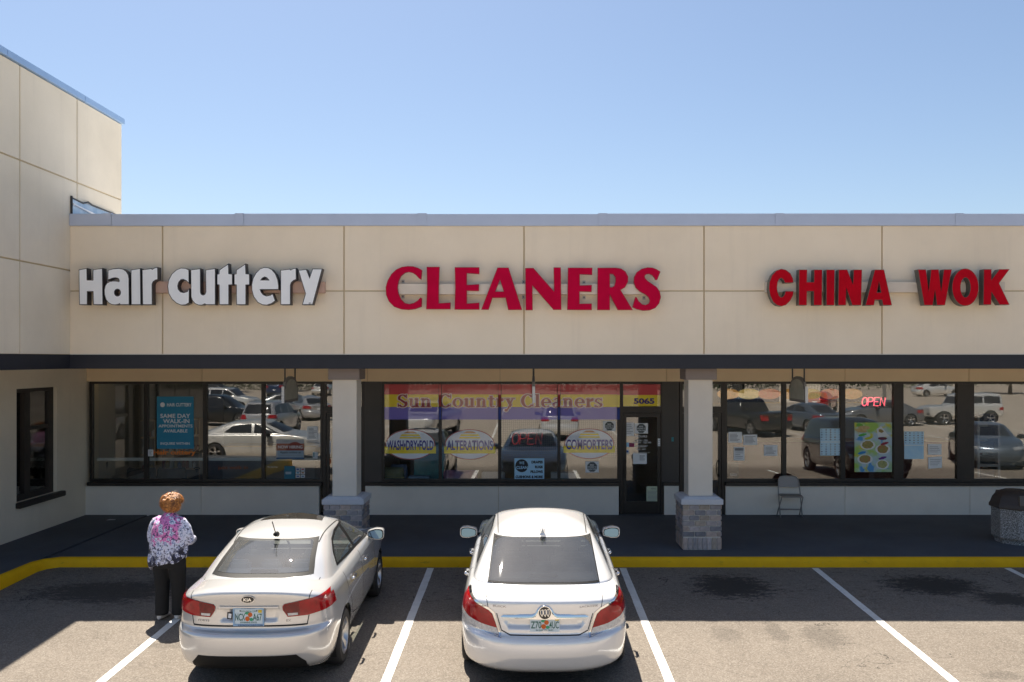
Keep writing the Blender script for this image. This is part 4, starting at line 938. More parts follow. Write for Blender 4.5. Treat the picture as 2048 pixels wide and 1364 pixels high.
# lit photo menu boards above the counter (backlit panels deep in the shop)
ym = DS + 5.0
for i in range(7):
    c = 1 if i in (3, 4) else 0
    px0 = 1437 + i * 41; x0, x1 = X(px0, ym), X(px0 + 39, ym); z0, z1 = 2.18, 2.72
    s = thing('menu_board', ['first', 'second', 'third', 'fourth', 'fifth', 'sixth', 'seventh'][i] + ' backlit dish board from the restaurant door above the counter', 'menu board', group='backlit menu boards')
    k = MB(); k.box(x0, x1, ym, ym + .08, z0, z1); k.build('panel', pbr('board_pale', (.5, .42, .33), .5, emit=(.5, .42, .33), es=.2) if c else pbr('board_dark', (.03, .03, .05), .5), s)
    for j in range(1):
        yy = ym - .004; k = MB(); cxx = (x0 + x1) / 2; k.prism([(cxx + .30 * math.cos(a * .35), yy, 2.40 + .14 * math.sin(a * .35)) for a in range(18)], (0, .003, 0)); k.build('dish', pbr('board_dish%d' % (i % 3), ((.45, .22, .06), (.5, .35, .12), (.4, .12, .05))[i % 3], .5, c2=(.12, .16, .03), ns=12, emit=((.45, .22, .06), (.5, .35, .12), (.4, .12, .05))[i % 3], es=.3), s)

# ------------------------------------------------------------------ folding chair
ch = thing('folding_chair', 'grey metal folding chair against the restaurant wall', 'chair', (5.33, 17.02, WZ), R(-4))
MC = pbr('chair_grey', (.30, .275, .26), .45, metal=.2)
r = .0115
for s in (-1, 1):
    MB().tube([(s * .215, -.02, .0), (s * .215, .17, .50), (s * .20, .235, .72), (s * .165, .25, .785), (s * .10, .252, .80), (0, .253, .803)], r).build('back_leg', MC, ch, smooth=True)
    MB().tube([(s * .225, .26, 0), (s * .205, -.10, .43)], r).build('front_leg', MC, ch, smooth=True)
k = MB(); k.loft([[(-.205, .215, .585), (.205, .215, .585), (.205, .222, .592), (-.205, .222, .592)], [(-.21, .235, .68), (.21, .235, .68), (.21, .242, .682), (-.21, .242, .682)], [(-.19, .250, .76), (.19, .250, .76), (.19, .257, .76), (-.19, .257, .76)], [(-.13, .255, .795), (.13, .255, .795), (.13, .262, .795), (-.13, .262, .795)]]); k.build('backrest', MC, ch, smooth=True, ang=40)
k = MB(); k.prism([(-.20, -.16, .425), (.20, -.16, .425), (.205, .0, .435), (.195, .20, .43), (-.195, .20, .43), (-.205, .0, .435)], (0, 0, .022)); k.build('seat', MC, ch)
for y_, z_ in ((.235, .14), (.045, .16)): MB().tube([(-.215, y_ - .03, z_), (.215, y_ - .03, z_)], .008).build('stretcher', MC, ch, smooth=True)

# ------------------------------------------------------------------ litter bin
def aggregate():
    m = newmat('aggregate'); t = NT(m); o = t.n('ShaderNodeOutputMaterial'); b = t.n('ShaderNodeBsdfPrincipled', {'Roughness': .85}); t.t.links.new(b.outputs[0], o.inputs[0])
    p = t.n('ShaderNodeTexCoord').outputs['Object']; v = t.n('ShaderNodeTexVoronoi', {'Vector': p, 'Scale': 75.0})
    g = t.n('ShaderNodeSeparateColor', {0: v.outputs['Color']}).outputs[0]
    c = t.mix(g, (.34, .32, .30), (.74, .72, .69)); c = t.mix(t.ramp(v.outputs['Distance'], .35, .6), c, (.16, .15, .14)); t.t.links.new(c, b.inputs['Base Color'])
    t.t.links.new(t.n('ShaderNodeBump', {'Strength': .8, 'Distance': .008, 'Height': v.outputs['Distance']}).outputs[0], b.inputs['Normal']); return m
bn_ = thing('litter_bin', 'octagonal pebbled concrete litter bin with brown domed lid', 'bin', (8.55, 14.80, WZ), R(0))
def octr(r_, z_): return [(r_ * math.cos(R(22.5 + 45 * i)), r_ * math.sin(R(22.5 + 45 * i)), z_) for i in range(8)]
k = MB(); k.loft([octr(.33, .0), octr(.33, .05), octr(.37, .09), octr(.385, .11), octr(.385, .60), octr(.37, .61)]); k.build('body', aggregate(), bn_)
ML = pbr('lid_brown', (.055, .040, .032), .5, c2=(.07, .05, .04), ns=6)
k = MB(); k.loft([octr(.40, .60), octr(.42, .615), octr(.42, .66), octr(.40, .69), octr(.37, .78), octr(.30, .87), octr(.20, .905), octr(.08, .915)]); k.build('lid', ML, bn_, smooth=True, ang=35)
for sgn in (-1, 1):
    k = MB(); k.prism([(-.17, sgn * .395 - .02, .69), (.17, sgn * .395 - .02, .69), (.15, sgn * .345 - .02, .85), (-.15, sgn * .345 - .02, .85)], (0, .04, 0)); k.build('flap', pbr('flap_brown', (.13, .10, .075), .45), bn_)

# ------------------------------------------------------------------ things inside the shops
WOOD = pbr('shelf_wood', (.66, .46, .26), .55, c2=(.56, .38, .21), ns=4, stretch=(1, 1, 6))
def shelf(label, x0, x1, y0, n, h, items, mat=WOOD):
    s = thing('shelf_unit', label, 'shelf', ((x0 + x1) / 2, y0, WZ)); w = (x1 - x0) / 2
    for q in (-w, w - .03): MB().box(q, q + .03, 0, .35, 0, h).build('side_panel', mat, s)
    for i in range(n): z = .12 + i * (h - .15) / (n - 1); MB().box(-w + .03, w - .03, 0, .35, z, z + .03).build('shelf_board', mat, s)
    MB().box(-w, w, .351, .37, 0, h).build('back_panel', pbr('shelf_back', (.2, .15, .1), .7), s)
    rr = random.Random(n)
    for i in range(n - 1):
        z = .151 + i * (h - .15) / (n - 1); x = -w + .06
        while x < w - .12:
            d = rr.uniform(.05, .09); hh = rr.uniform(.12, .24); MB().lathe([(d / 2, z), (d / 2, z + hh * .75), (d * .2, z + hh * .85), (d * .2, z + hh)], 8, (x + d / 2, .12, 0)).build('bottle', items[rr.randrange(len(items))], s); x += d + .02
BOT = [pbr('bottle%d' % i, c, .35) for i, c in enumerate(((.35, .08, .03), (.45, .3, .08), (.05, .1, .25), (.5, .5, .48), (.25, .03, .04)))]
shelf('wooden product shelf seen behind the left salon pane', X(243, 19.6), X(300, 19.6), 19.9, 5, 1.75, BOT)
shelf('wooden product shelf behind the teal poster', X(306, 20.4), X(400, 20.4), 20.4, 5, 1.75, BOT)
MB().box(X(181, 18.9), X(240, 18.9), 18.85, 18.9, WZ, 1.75).build('partition_screen', pbr('screen_grey', (.75, .76, .76), .7))
tag(bpy.data.objects['partition_screen'], 'pale grey screen just inside the salon window corner', 'screen')
k = MB(); k.lathe([(.15, 0), (.16, .3), (.11, .7), (.13, .95), (.06, 1.1), (.02, 1.35)], 14, (X(203, 18.3), 18.3, WZ)); tag(k.build('draped_cape', pbr('cape_black', (.03, .03, .04), .8), smooth=True), 'dark cape hung behind the salon corner pane', 'cape')
for i, px in enumerate((290, 350)):
    x = X(px, 18.2); c = thing('waiting_chair', ['rounded black waiting chair nearer the corner', 'rounded black waiting chair under the teal poster'][i], 'chair', (x, 18.1, WZ), 0, 'salon waiting chairs')
    k = MB(); k.lathe([(.26, .38), (.30, .42), (.30, .47), (.05, .48)], 18); k.build('seat', INK, c, smooth=True)
    k = MB(); k.loft([[(.31 * math.cos(R(a)) * q, -.31 * math.sin(R(a)) * q, z) for a in range(10, 171, 16)] + [(.27 * math.cos(R(a)) * q, -.27 * math.sin(R(a)) * q, z) for a in range(170, 9, -16)] for q, z in ((1, .45), (1.05, .65), (.98, .84), (.9, .88))]); k.build('backrest', INK, c, smooth=True)
    for a in (45, 135, 225, 315): MB().tube([(.2 * math.cos(R(a)), .2 * math.sin(R(a)), .4), (.26 * math.cos(R(a)), .26 * math.sin(R(a)), 0)], .014).build('leg', pbr('leg_chrome', (.5, .5, .5), .25, metal=.9), c)
def counter(label, x0, x1, y0, h, mat, top):
    c = thing('counter', label, 'counter', ((x0 + x1) / 2, y0, WZ)); w = (x1 - x0) / 2
    MB().box(-w, w, 0, .6, 0, h - .04).build('front', mat, c); MB().box(-w - .03, w + .03, -.04, .64, h - .039, h, .006).build('top', top, c)
counter('pale service counter deep inside the salon', X(430, 20.5), X(620, 20.5), 21.0, 1.05, pbr('counter_pale', (.4, .38, .35), .6), WOOD)
counter('long counter inside the cleaners behind the signs', X(770, 20), X(1200, 20), 20.4, 1.0, pbr('counter_tan', (.35, .27, .18), .6), WOOD)
counter('red-fronted counter inside the restaurant', X(1470, 21), X(2000, 21), 21.8, 1.1, pbr('counter_red', (.20, .05, .03), .5), WOOD)
# cushions, boxes and a bag in the cleaners' window bay
k = MB(); k.box(X(764, DS + .2), X(1238, DS + .2), DS + .14, DS + .75, ZS - .05, ZG0 - .11); tag(k.build('display_ledge', pbr('ledge', (.32, .28, .22), .7)), 'low display ledge inside the cleaners window', 'ledge')
def cushion(label, px0, px1, h, mat, y=DS + .45, rz=0):
    x0, x1 = X(px0, y), X(px1, y); w = x1 - x0; zb = ZG0 - .108
    b = MB(); N_ = 8; rings = []
    for j in range(N_ + 1):
        v = -1 + 2 * j / N_; s = (1 - abs(v) ** 4) ** .25 if abs(v) < 1 else 0.02
        rings.append([((x0 + x1) / 2 + w / 2 * (abs(math.cos(a)) ** .6) * math.copysign(1, math.cos(a)) * (.86 + .14 * s), y + .09 * s * math.sin(a), zb + h / 2 + h / 2 * v) for a in [i * math.pi / 8 for i in range(16)]])
    b.loft(rings); tag(b.build('cushion', mat, smooth=True), label, 'cushion', 'cushions in the cleaners window')
cushion('green and grey cushion leaning under the wash dry fold oval', 768, 808, .30, pbr('cush_green', (.26, .30, .18), .9, c2=(.42, .42, .30), ns=9))
cushion('slate blue cushion with dark seams behind the first oval', 781, 815, .34, pbr('cush_blue', (.22, .30, .50), .9), DS + .62)
cushion('pink and violet folded blanket below the alterations oval', 887, 955, .24, pbr('cush_pink', (.75, .28, .34), .9, c2=(.45, .32, .58), ns=3))
cushion('white pillow right of the pink blanket', 963, 1010, .20, pbr('cush_white', (.82, .82, .80), .9), DS + .5)
def boxthing(label, px0, px1, h, mat, y):
    k = MB(); k.box(X(px0, y), X(px1, y), y, y + .22, ZG0 - .108, ZG0 - .108 + h, .008); tag(k.build('carton', mat), label, 'box')
boxthing('pale blue low carton beside the green cushion', 816, 858, .12, pbr('carton_blue', (.40, .56, .76), .8), DS + .3)
boxthing('cream low carton in front of the green cushion', 766, 806, .10, pbr('carton_cream', (.78, .74, .48), .8), DS + .22)
boxthing('white carton at the foot of the comforters pane', 1102, 1152, .20, pbr('carton_white', (.80, .83, .86), .8), DS + .3)
k = MB(); x = X(858, DS + .6); k.loft([[(x - .32, DS + .55, ZG0 - .1), (x + .32, DS + .55, ZG0 - .1), (x + .32, DS + .75, ZG0 - .1), (x - .32, DS + .75, ZG0 - .1)], [(x - .3, DS + .58, ZG0 + .45), (x + .33, DS + .58, ZG0 + .45), (x + .33, DS + .74, ZG0 + .45), (x - .3, DS + .74, ZG0 + .45)], [(x - .05, DS + .62, ZG0 + .75), (x + .28, DS + .62, ZG0 + .7), (x + .28, DS + .70, ZG0 + .7), (x - .05, DS + .7, ZG0 + .75)]]); tag(k.build('garment_bag', pbr('bag_teal', (.03, .22, .26), .5, c2=(.05, .32, .36), ns=6)), 'teal garment bag hanging between the two left ovals', 'bag')
# white crate rack and soda cooler by the restaurant's right pane
rk = thing('crate_rack', 'white stacked crate rack inside the restaurant at the right', 'rack', (X(1975, DS + .8), DS + .75, WZ))
MR = pbr('rack_white', (.62, .57, .55), .6)
for q in (-.24, .20): MB().box(q, q + .05, 0, .4, .55, 1.95).build('post', MR, rk)
for i in range(5):
    MB().box(-.19, .199, .01, .39, .58 + i * .3, .64 + i * .3).build('shelf_board', MR, rk); MB().box(-.16, .17, .08, .36, .641 + i * .3, .80 + i * .3).build('carton', INK if i % 2 else pbr('rack_navy', (.03, .05, .11), .5), rk)
# warm pendant bulb in the side window
pl = thing('pendant_lamp', 'small glowing amber pendant lamp in the side window', 'lamp', (-10.4, 14.75, 2.35))
MB().lathe([(.01, -.12), (.05, -.1), (.06, -.03), (.03, .05), (.02, .08)], 10).build('bulb', pbr('bulb_amber', (.6, .3, .05), .4, emit=(1, .42, .06), es=6), pl, smooth=True)
MB().tube([(0, 0, .08), (0, 0, .75)], .006, 6).build('cord', INK, pl)
# ------------------------------------------------------------------ cars
def paint(name, c, metal=.55, rough=.22): return pbr('paint_' + name, c, rough, metal=metal, coat=1.0, flake=.10 if metal > .2 else 0.0)
M_CGLASS = glassmat('car_glass', (.86, .90, .88), .07, rough=.012, dust=.08)
M_CGLASSD = glassmat('car_glass_dark', (.60, .68, .65), .07, rough=.012, dust=.06)
M_CDARK = pbr('far_car_glass', (.02, .022, .025), .06, coat=.5)
M_RUBBER = pbr('tyre_rubber', (.022, .022, .023), .75, bump=.3, bs=60)
M_ALLOY = pbr('alloy', (.55, .55, .56), .3, metal=.9)
M_TRIM = pbr('black_trim', (.014, .014, .014), .6, spec=.2)
M_GAP = pbr('panel_gap', (.012, .012, .012), .8)
M_CHROME = pbr('chrome', (.75, .76, .78), .07, metal=1.0)
M_NAME = pbr('nameplate_metal', (.38, .38, .40), .25, metal=.8)
M_LAMPR = pbr('lamp_red', (.42, .006, .010), .10, c2=(.26, .004, .006), ns=14, coat=.35)
M_LAMPD = pbr('lamp_deep_red', (.22, .004, .006), .10, c2=(.10, .003, .004), ns=30, coat=.35)
M_LAMPW = pbr('lamp_clear', (.74, .72, .70), .12, c2=(.50, .48, .47), ns=40, coat=1.0)
M_HEAD = pbr('head_lamp', (.55, .58, .6), .08, metal=.3, c2=(.2, .2, .22), ns=18, coat=1.0)

KIA = dict(L=4.22, half=2.11, wr=-1.19, wf=1.26, wheel=.312, levels=[
    (.16, .24, .80, .20, .22, .22, 3.0, .50, .6), (.06, .30, .855, .30, .08, .30, 3.0, .50, .6), (.0, .44, .875, .42, .0, .45, 3.0, .52, .6), (.0, .595, .885, .55, .0, .56, 3.0, .52, .6),
    (.016, .636, .885, .64, .03, .62, 3.0, .50, .6), (.108, .660, .885, .68, .06, .66, 3.1, .46, .6), (.115, .72, .882, .72, .09, .70, 3.2, .46, .6), (.12, .86, .872, .80, .15, .74, 3.3, .45, .6),
    (.10, 1.0, .855, .90, .28, .80, 3.3, .45, .6), (.105, 1.052, .835, .955, .5, .87, 3.3, .45, .55), (.17, 1.078, .815, .985, .75, .93, 3.2, .46, .5), (.42, 1.10, .785, 1.01, 1.05, .985, 3.2, .46, .5),
    (.50, 1.108, .765, 1.03, 1.15, 1.01, 3.4, .44, .5), (.79, 1.235, .685, 1.18, 1.5, 1.19, 3.6, .40, .5), (1.14, 1.342, .60, 1.32, 1.85, 1.345, 3.6, .38, .45), (1.25, 1.37, .565, 1.365, 1.98, 1.385, 3.2, .36, .4),
    (1.5, 1.41, .46, 1.405, 2.05, 1.415, 2.6, .30, .3), (1.8, 1.44, .27, 1.44, 2.1, 1.44, 2.4, .18, .15), (2.0, 1.45, .06, 1.45, 2.1, 1.447, 2.2, .05, .04)])
BUICK = dict(L=4.80, half=2.40, wr=-1.36, wf=1.42, wheel=.335, levels=[
    (.15, .20, .83, .22, .20, .22, 2.8, .55, .6), (.05, .27, .885, .30, .06, .30, 2.8, .58, .6), (.0, .42, .905, .45, .0, .45, 2.8, .60, .6), (.004, .535, .912, .55, .02, .55, 2.8, .60, .6),
    (.026, .585, .914, .61, .05, .62, 2.8, .58, .6), (.088, .612, .913, .65, .07, .66, 2.9, .56, .6), (.09, .76, .905, .75, .12, .72, 3.0, .56, .6), (.09, .88, .890, .85, .2, .78, 3.0, .56, .6),
    (.095, .945, .868, .92, .35, .83, 3.0, .56, .6), (.125, .972, .85, .95, .6, .89, 3.0, .55, .6), (.22, .985, .835, .968, .85, .94, 3.0, .54, .55), (.50, 1.005, .80, .99, 1.15, .98, 3.1, .50, .5),
    (.56, 1.03, .785, 1.015, 1.25, 1.02, 3.4, .48, .5), (.92, 1.19, .705, 1.17, 1.6, 1.20, 3.8, .44, .5), (1.24, 1.325, .620, 1.315, 1.95, 1.35, 3.8, .42, .45), (1.37, 1.365, .580, 1.36, 2.1, 1.39, 3.4, .40, .4),
    (1.6, 1.40, .48, 1.40, 2.2, 1.42, 2.6, .34, .3), (2.0, 1.435, .28, 1.437, 2.3, 1.438, 2.4, .2, .15), (2.2, 1.445, .06, 1.446, 2.35, 1.446, 2.2, .05, .04)])
SUV = dict(L=4.6, half=2.3, wr=-1.38, wf=1.36, wheel=.36, levels=[
    (.16, .28, .84, .26, .2, .28, 3.5, .4, .5), (.05, .36, .90, .36, .06, .36, 3.5, .42, .5), (0, .50, .915, .5, 0, .5, 3.5, .42, .5), (.02, .66, .92, .66, .02, .68, 3.5, .42, .5), (.06, .76, .92, .76, .05, .76, 3.5, .4, .5),
    (.07, .95, .91, .90, .12, .86, 3.5, .4, .5), (.09, 1.06, .885, 1.0, .35, .96, 3.5, .4, .5), (.11, 1.10, .87, 1.05, .85, 1.04, 3.6, .38, .5), (.13, 1.14, .85, 1.09, 1.15, 1.09, 3.8, .36, .5), (.30, 1.42, .76, 1.38, 1.55, 1.40, 4, .33, .45),
    (.45, 1.60, .69, 1.58, 1.85, 1.58, 3.8, .3, .4), (.55, 1.66, .64, 1.64, 2.0, 1.64, 3.2, .3, .35), (1.0, 1.70, .45, 1.70, 2.2, 1.69, 2.6, .3, .3), (1.9, 1.72, .05, 1.72, 2.3, 1.72, 2.2, .05, .04)])
BOX4 = dict(L=4.3, half=2.15, wr=-1.32, wf=1.32, wheel=.40, levels=[
    (.12, .42, .70, .42, .2, .42, 6, .1, .2), (.05, .50, .80, .50, .06, .5, 6, .14, .3), (0, .7, .82, .7, 0, .62, 7, .14, .3), (.02, .95, .82, .92, .03, .9, 7, .12, .3), (.04, 1.12, .81, 1.08, .12, 1.06, 7, .12, .3), (.05, 1.20, .80, 1.16, 1.35, 1.12, 7, .12, .2),
    (.07, 1.25, .79, 1.2, 1.45, 1.2, 8, .12, .15), (.14, 1.72, .70, 1.72, 1.72, 1.72, 8, .12, .15), (.18, 1.78, .67, 1.78, 1.8, 1.78, 6, .12, .15), (.4, 1.82, .5, 1.82, 1.95, 1.82, 4, .12, .1), (1.6, 1.83, .05, 1.83, 2.0, 1.83, 2.2, .03, .03)])
PICKUP = dict(L=5.3, half=2.65, wr=-1.65, wf=1.70, wheel=.38, levels=[
    (.14, .38, .86, .38, .2, .36, 5, .2, .4), (.04, .48, .93, .48, .05, .46, 5, .22, .45), (0, .62, .95, .62, 0, .6, 5, .22, .45), (.03, .85, .955, .85, .02, .85, 5, .2, .45), (.04, 1.08, .94, 1.05, .06, 1.02, 5, .2, .45), (.06, 1.20, .92, 1.15, .35, 1.14, 5, .2, .4),
    (1.75, 1.22, .90, 1.2, 1.3, 1.2, 5, .2, .4), (1.82, 1.26, .86, 1.26, 1.45, 1.27, 5, .2, .4), (2.0, 1.62, .76, 1.62, 1.85, 1.62, 5, .25, .35), (2.1, 1.74, .70, 1.74, 2.0, 1.74, 4, .25, .3), (2.4, 1.79, .5, 1.79, 2.15, 1.79, 3, .2, .2), (2.7, 1.80, .05, 1.80, 2.4, 1.80, 2.2, .03, .03)])

def car_surface(S, NQ, NS, NF, sub):
    half = S['half']; ks = S['levels']; rows = []
    lv = []
    for i in range(len(ks) - 1):
        p0, p1, p2, p3 = ks[max(i - 1, 0)], ks[i], ks[i + 1], ks[min(i + 2, len(ks) - 1)]
        for j in range(sub):
            t = j / sub
            lv.append(tuple(.5 * (2 * b + (c - a) * t * .75 + (2 * a - 5 * b + 4 * c - d) * 0 + ((-.75 * (d - b) - 1.5 * (c - a) + 6 * (c - b)) * t * t + (.75 * (d - b) + .75 * (c - a) - 4 * (c - b)) * t * t * t)) for a, b, c, d in zip(p0, p1, p2, p3)))
    lv.append(ks[-1])
    def pl(y): return 1 - .055 * max(0, -y / half) ** 3 - .08 * max(0, y / half) ** 3
    def bulge(y, z): return .018 * (math.exp(-((y - S['wr']) / .42) ** 2) + math.exp(-((y - S['wf']) / .42) ** 2)) * math.exp(-((z - .58) / .22) ** 2)
    for (rd, rh, sw, sz, fd, fh, n, Lr, Lf) in lv:
        yr, yf = -half + rd, half - fd; row = []
        tot = yf - yr
        if Lr + Lf > tot * .96: q = tot * .96 / (Lr + Lf); Lr *= q; Lf *= q
        for j in range(NQ + 1):
            a = math.pi / 2 * (1 - j / NQ); s, c = math.sin(a), math.cos(a)
            row.append((sw * max(c, 0) ** (2 / n), yr + Lr - Lr * s ** (2 / n), sz + (rh - sz) * s * s))
        y0, y1 = yr + Lr, yf - Lf
        for j in range(1, NS): row.append((sw, y0 + (y1 - y0) * j / NS, sz))
        for j in range(NF + 1):
            a = math.pi / 2 * j / NF; s, c = math.sin(a), math.cos(a)
            row.append((sw * max(c, 0) ** (2 / n), yf - Lf + Lf * s ** (2 / n), sz + (fh - sz) * s * s))
        row = [((x + (bulge(y, z) if x > .5 * sw else 0)) * pl(y), y, z) for x, y, z in row]
        rows.append(row)
    bm = bmesh.new(); m = len(rows[0]); ring_prev = None
    for row in rows:
        r_ = [bm.verts.new((0 if i in (0, m - 1) else x, y, z)) for i, (x, y, z) in enumerate(row)]
        l_ = [bm.verts.new((-x, y, z)) for (x, y, z) in row[1:-1]]
        rg = r_ + l_[::-1]
        if ring_prev:
            for k in range(len(rg)): bm.faces.new((ring_prev[k], ring_prev[(k + 1) % len(rg)], rg[(k + 1) % len(rg)], rg[k]))
        ring_prev = rg
    bm.faces.new(ring_prev)
    bmesh.ops.recalc_face_normals(bm, faces=bm.faces)
    return bm
AXES = {'rear': (0, 2), 'side': (1, 2), 'top': (0, 1)}
def cutpoly(bm, lay, poly, view, cond, tagv, only=None):
    a, c = AXES[view]; k = 3 - a - c
    u0, u1 = min(p[0] for p in poly) - .02, max(p[0] for p in poly) + .02; v0, v1 = min(p[1] for p in poly) - .02, max(p[1] for p in poly) + .02
    def near(f):
        us = [v.co[a] for v in f.verts]; vs = [v.co[c] for v in f.verts]
        return max(us) > u0 and min(us) < u1 and max(vs) > v0 and min(vs) < v1 and cond(f.calc_center_median(), f.normal)
    for i in range(len(poly)):
        p, q = poly[i - 1], poly[i]
        if abs(p[0] - q[0]) + abs(p[1] - q[1]) < 1e-6: continue
        d = [0, 0, 0]; d[a], d[c] = q[0] - p[0], q[1] - p[1]; w = [0, 0, 0]; w[k] = 1
        no = Vector(d).cross(Vector(w)).normalized(); pt = [0, 0, 0]; pt[a], pt[c] = p
        if i == 0: fs = [f for f in bm.faces if near(f)]
        ge = set(fs)
        for f in fs: ge.update(f.edges); ge.update(f.verts)
        res = bmesh.ops.bisect_plane(bm, geom=list(ge), dist=1e-5, plane_co=Vector(pt), plane_no=no)
        fs = [q_ for q_ in res['geom'] if isinstance(q_, bmesh.types.BMFace) and q_.is_valid]
    hit = []
    for f in fs:
        ce = f.calc_center_median()
        if cond(ce, f.normal) and pip((ce[a], ce[c]), poly) and (only is None or f[lay] in only): f[lay] = tagv; hit.append(f)
    return hit
def strip(p, q, w):
    d = (Vector(q) - Vector(p)).normalized(); n = Vector((-d.y, d.x)) * w / 2; p, q = Vector(p), Vector(q)
    return [tuple(p + n), tuple(q + n), tuple(q - n), tuple(p - n)]
def wheel(car, x, y, r, face):
    k = MB(); w = .105
    pr = [(r * .64, -w), (r * .90, -w), (r * .975, -w * .8), (r, -w * .45), (r, w * .45), (r * .975, w * .8), (r * .90, w), (r * .64, w)]
    n = 36
    k.loft([[(s_, rr * math.cos(i * 2 * math.pi / n), rr * math.sin(i * 2 * math.pi / n)) for i in range(n)] for rr, s_ in pr], cap=False)
    t = k.build('wheel', M_RUBBER, car, smooth=True, ang=40); t.location = (x, y, r)
    f = face
    k = MB()
    k.loft([[(f * s_, rr * math.cos(i * 2 * math.pi / n), rr * math.sin(i * 2 * math.pi / n)) for i in range(n)] for rr, s_ in ((r * .66, w * .95), (r * .645, w * .97), (r * .61, w * .85), (r * .60, -w * .8))], cap=False)
    k.build('rim', M_ALLOY, t, smooth=True, ang=40)
    k = MB(); k.loft([[(f * s_, rr * math.cos(i * 2 * math.pi / n), rr * math.sin(i * 2 * math.pi / n)) for i in range(n)] for rr, s_ in ((r * .6, -w * .2), (.03, -w * .2))]); k.build('brake_disc', M_TRIM, t)
    for i in range(5):
        a = i * 2 * math.pi / 5 + .3
        def P(rr, da, s_): return (f * s_, rr * math.cos(a + da), rr * math.sin(a + da))
        k = MB(); k.loft([[P(.03, -.9, w * .55), P(.03, .9, w * .55), P(.03, .9, w * .25), P(.03, -.9, w * .25)], [P(r * .3, -.26, w * .72), P(r * .3, .26, w * .72), P(r * .3, .26, w * .3), P(r * .3, -.26, w * .3)], [P(r * .62, -.22, w * .88), P(r * .62, .22, w * .88), P(r * .62, .2, w * .4), P(r * .62, -.2, w * .4)]]); k.build('spoke', M_ALLOY, t)
    k = MB(); k.loft([[(f * s_, rr * math.cos(i * .6283), rr * math.sin(i * .6283)) for i in range(10)] for rr, s_ in ((.04, w * .5), (.045, w * .68), (.03, w * .76))]); k.build('hub_cap', M_ALLOY, t)
    return t

def build_car(S, root, body_mat, spec, fine=True):
    """root Empty gets body, glazing, lamps, wheels ...; spec: list of (part name, view, polygon, side condition, material, offset)"""
    bm = car_surface(S, 20 if fine else 9, 44 if fine else 26, 12 if fine else 8, 4 if fine else 2)
    lay = bm.faces.layers.int.new('tag')
    for poly, dep in spec.get('recess', []):
        cnd = lambda ce, no: ce.y < -S['half'] + .5 and no.y < -.2
        inner = inset(poly, .035)
        cutpoly(bm, lay, poly, 'rear', cnd, 0); fs = cutpoly(bm, lay, inner, 'rear', cnd, 0)
        for v in {v for f in fs for v in f.verts}: v.co.y += dep
    bm.normal_update()
    base = bmesh.new(); base = bm.copy(); bmesh.ops.triangulate(base, faces=base.faces[:]); base.normal_update()
    bvh = BVHTree.FromBMesh(base); base.faces.ensure_lookup_table()
    def nrm(p):
        co_, n_, i_, d_ = bvh.find_nearest(p)
        f = base.faces[i_]; ws = []; acc = Vector((0, 0, 0))
        from mathutils.interpolate import poly_3d_calc
        w_ = poly_3d_calc([v.co for v in f.verts], co_)
        for v, q in zip(f.verts, w_): acc += v.normal * q
        return acc.normalized()
    # wheel openings
    rw = S['wheel'] + .045
    for wy in (S['wr'], S['wf']):
        circ = [(wy + rw * math.cos(i * math.pi / 12), S['wheel'] + rw * math.sin(i * math.pi / 12)) for i in range(24)]
        for s in (-1, 1):
            fs = cutpoly(bm, lay, circ, 'side', lambda ce, no, s=s: ce.x * s > .45 and abs(no.x) > .3, 99)
            bmesh.ops.delete(bm, geom=[f for f in fs], context='FACES')
    parts = {}; idx = 1
    for (nm, view, poly, side, mat, off) in spec['parts']:
        h_ = S['half']
        cnd = {'rear': lambda ce, no: ce.y < -h_ * .15 and no.y < -.12, 'front': lambda ce, no: ce.y > h_ * .1 and no.y > .12,
               'right': lambda ce, no: ce.x > .2 and no.x > .25, 'left': lambda ce, no: ce.x < -.2 and no.x < -.25, 'top': lambda ce, no: no.z > .5,
               'rear_low': lambda ce, no: ce.y < -h_ + .75 and (no.y < -.05)}[side]
        cutpoly(bm, lay, poly, view, cnd, idx); parts[idx] = (nm, mat, off); idx += 1
    def extract(t, name, mat, off, smooth=True):
        fs = [f for f in bm.faces if f[lay] == t]
        if not fs: return None
        vs = {}; verts = []; faces = []; norms = []
        for f in fs:
            q = []
            for v in f.verts:
                if v not in vs:
                    vs[v] = len(verts); n_ = nrm(v.co); verts.append(v.co + n_ * off); norms.append(n_)
                q.append(vs[v])
            faces.append(q)
        me = bpy.data.meshes.new(name); me.from_pydata(verts, [], faces); me.shade_smooth()
        me.normals_split_custom_set_from_vertices(norms)
        return link(name, me, mat, root)
    body = extract(0, 'body', body_mat, 0)
    for t, (nm, mat, off) in parts.items(): extract(t, nm, mat, off)
    bm.free(); base.free()
    # wheels, arch liners, floor
    for wy in (S['wr'], S['wf']):
        for s in (-1, 1):
            x_ = spec.get('track', .79) * s
            wheel(root, x_, wy, S['wheel'], s)
            k = MB(); n = 20
            k.loft([[(s * q, wy + rw * math.cos(R(-20 + 220 * i / n)), S['wheel'] + rw * math.sin(R(-20 + 220 * i / n))) for i in range(n + 1)] for q in (spec.get('track', .79) + .075, .5)], cap=False, closed=False)
            k.build('wheel_liner', M_TRIM, root)
    k = MB(); h_ = S['half']; k.box(-.58, .58, -h_ + .45, h_ - .45, .20, .26); k.build('underbody', M_TRIM, root)
    return body

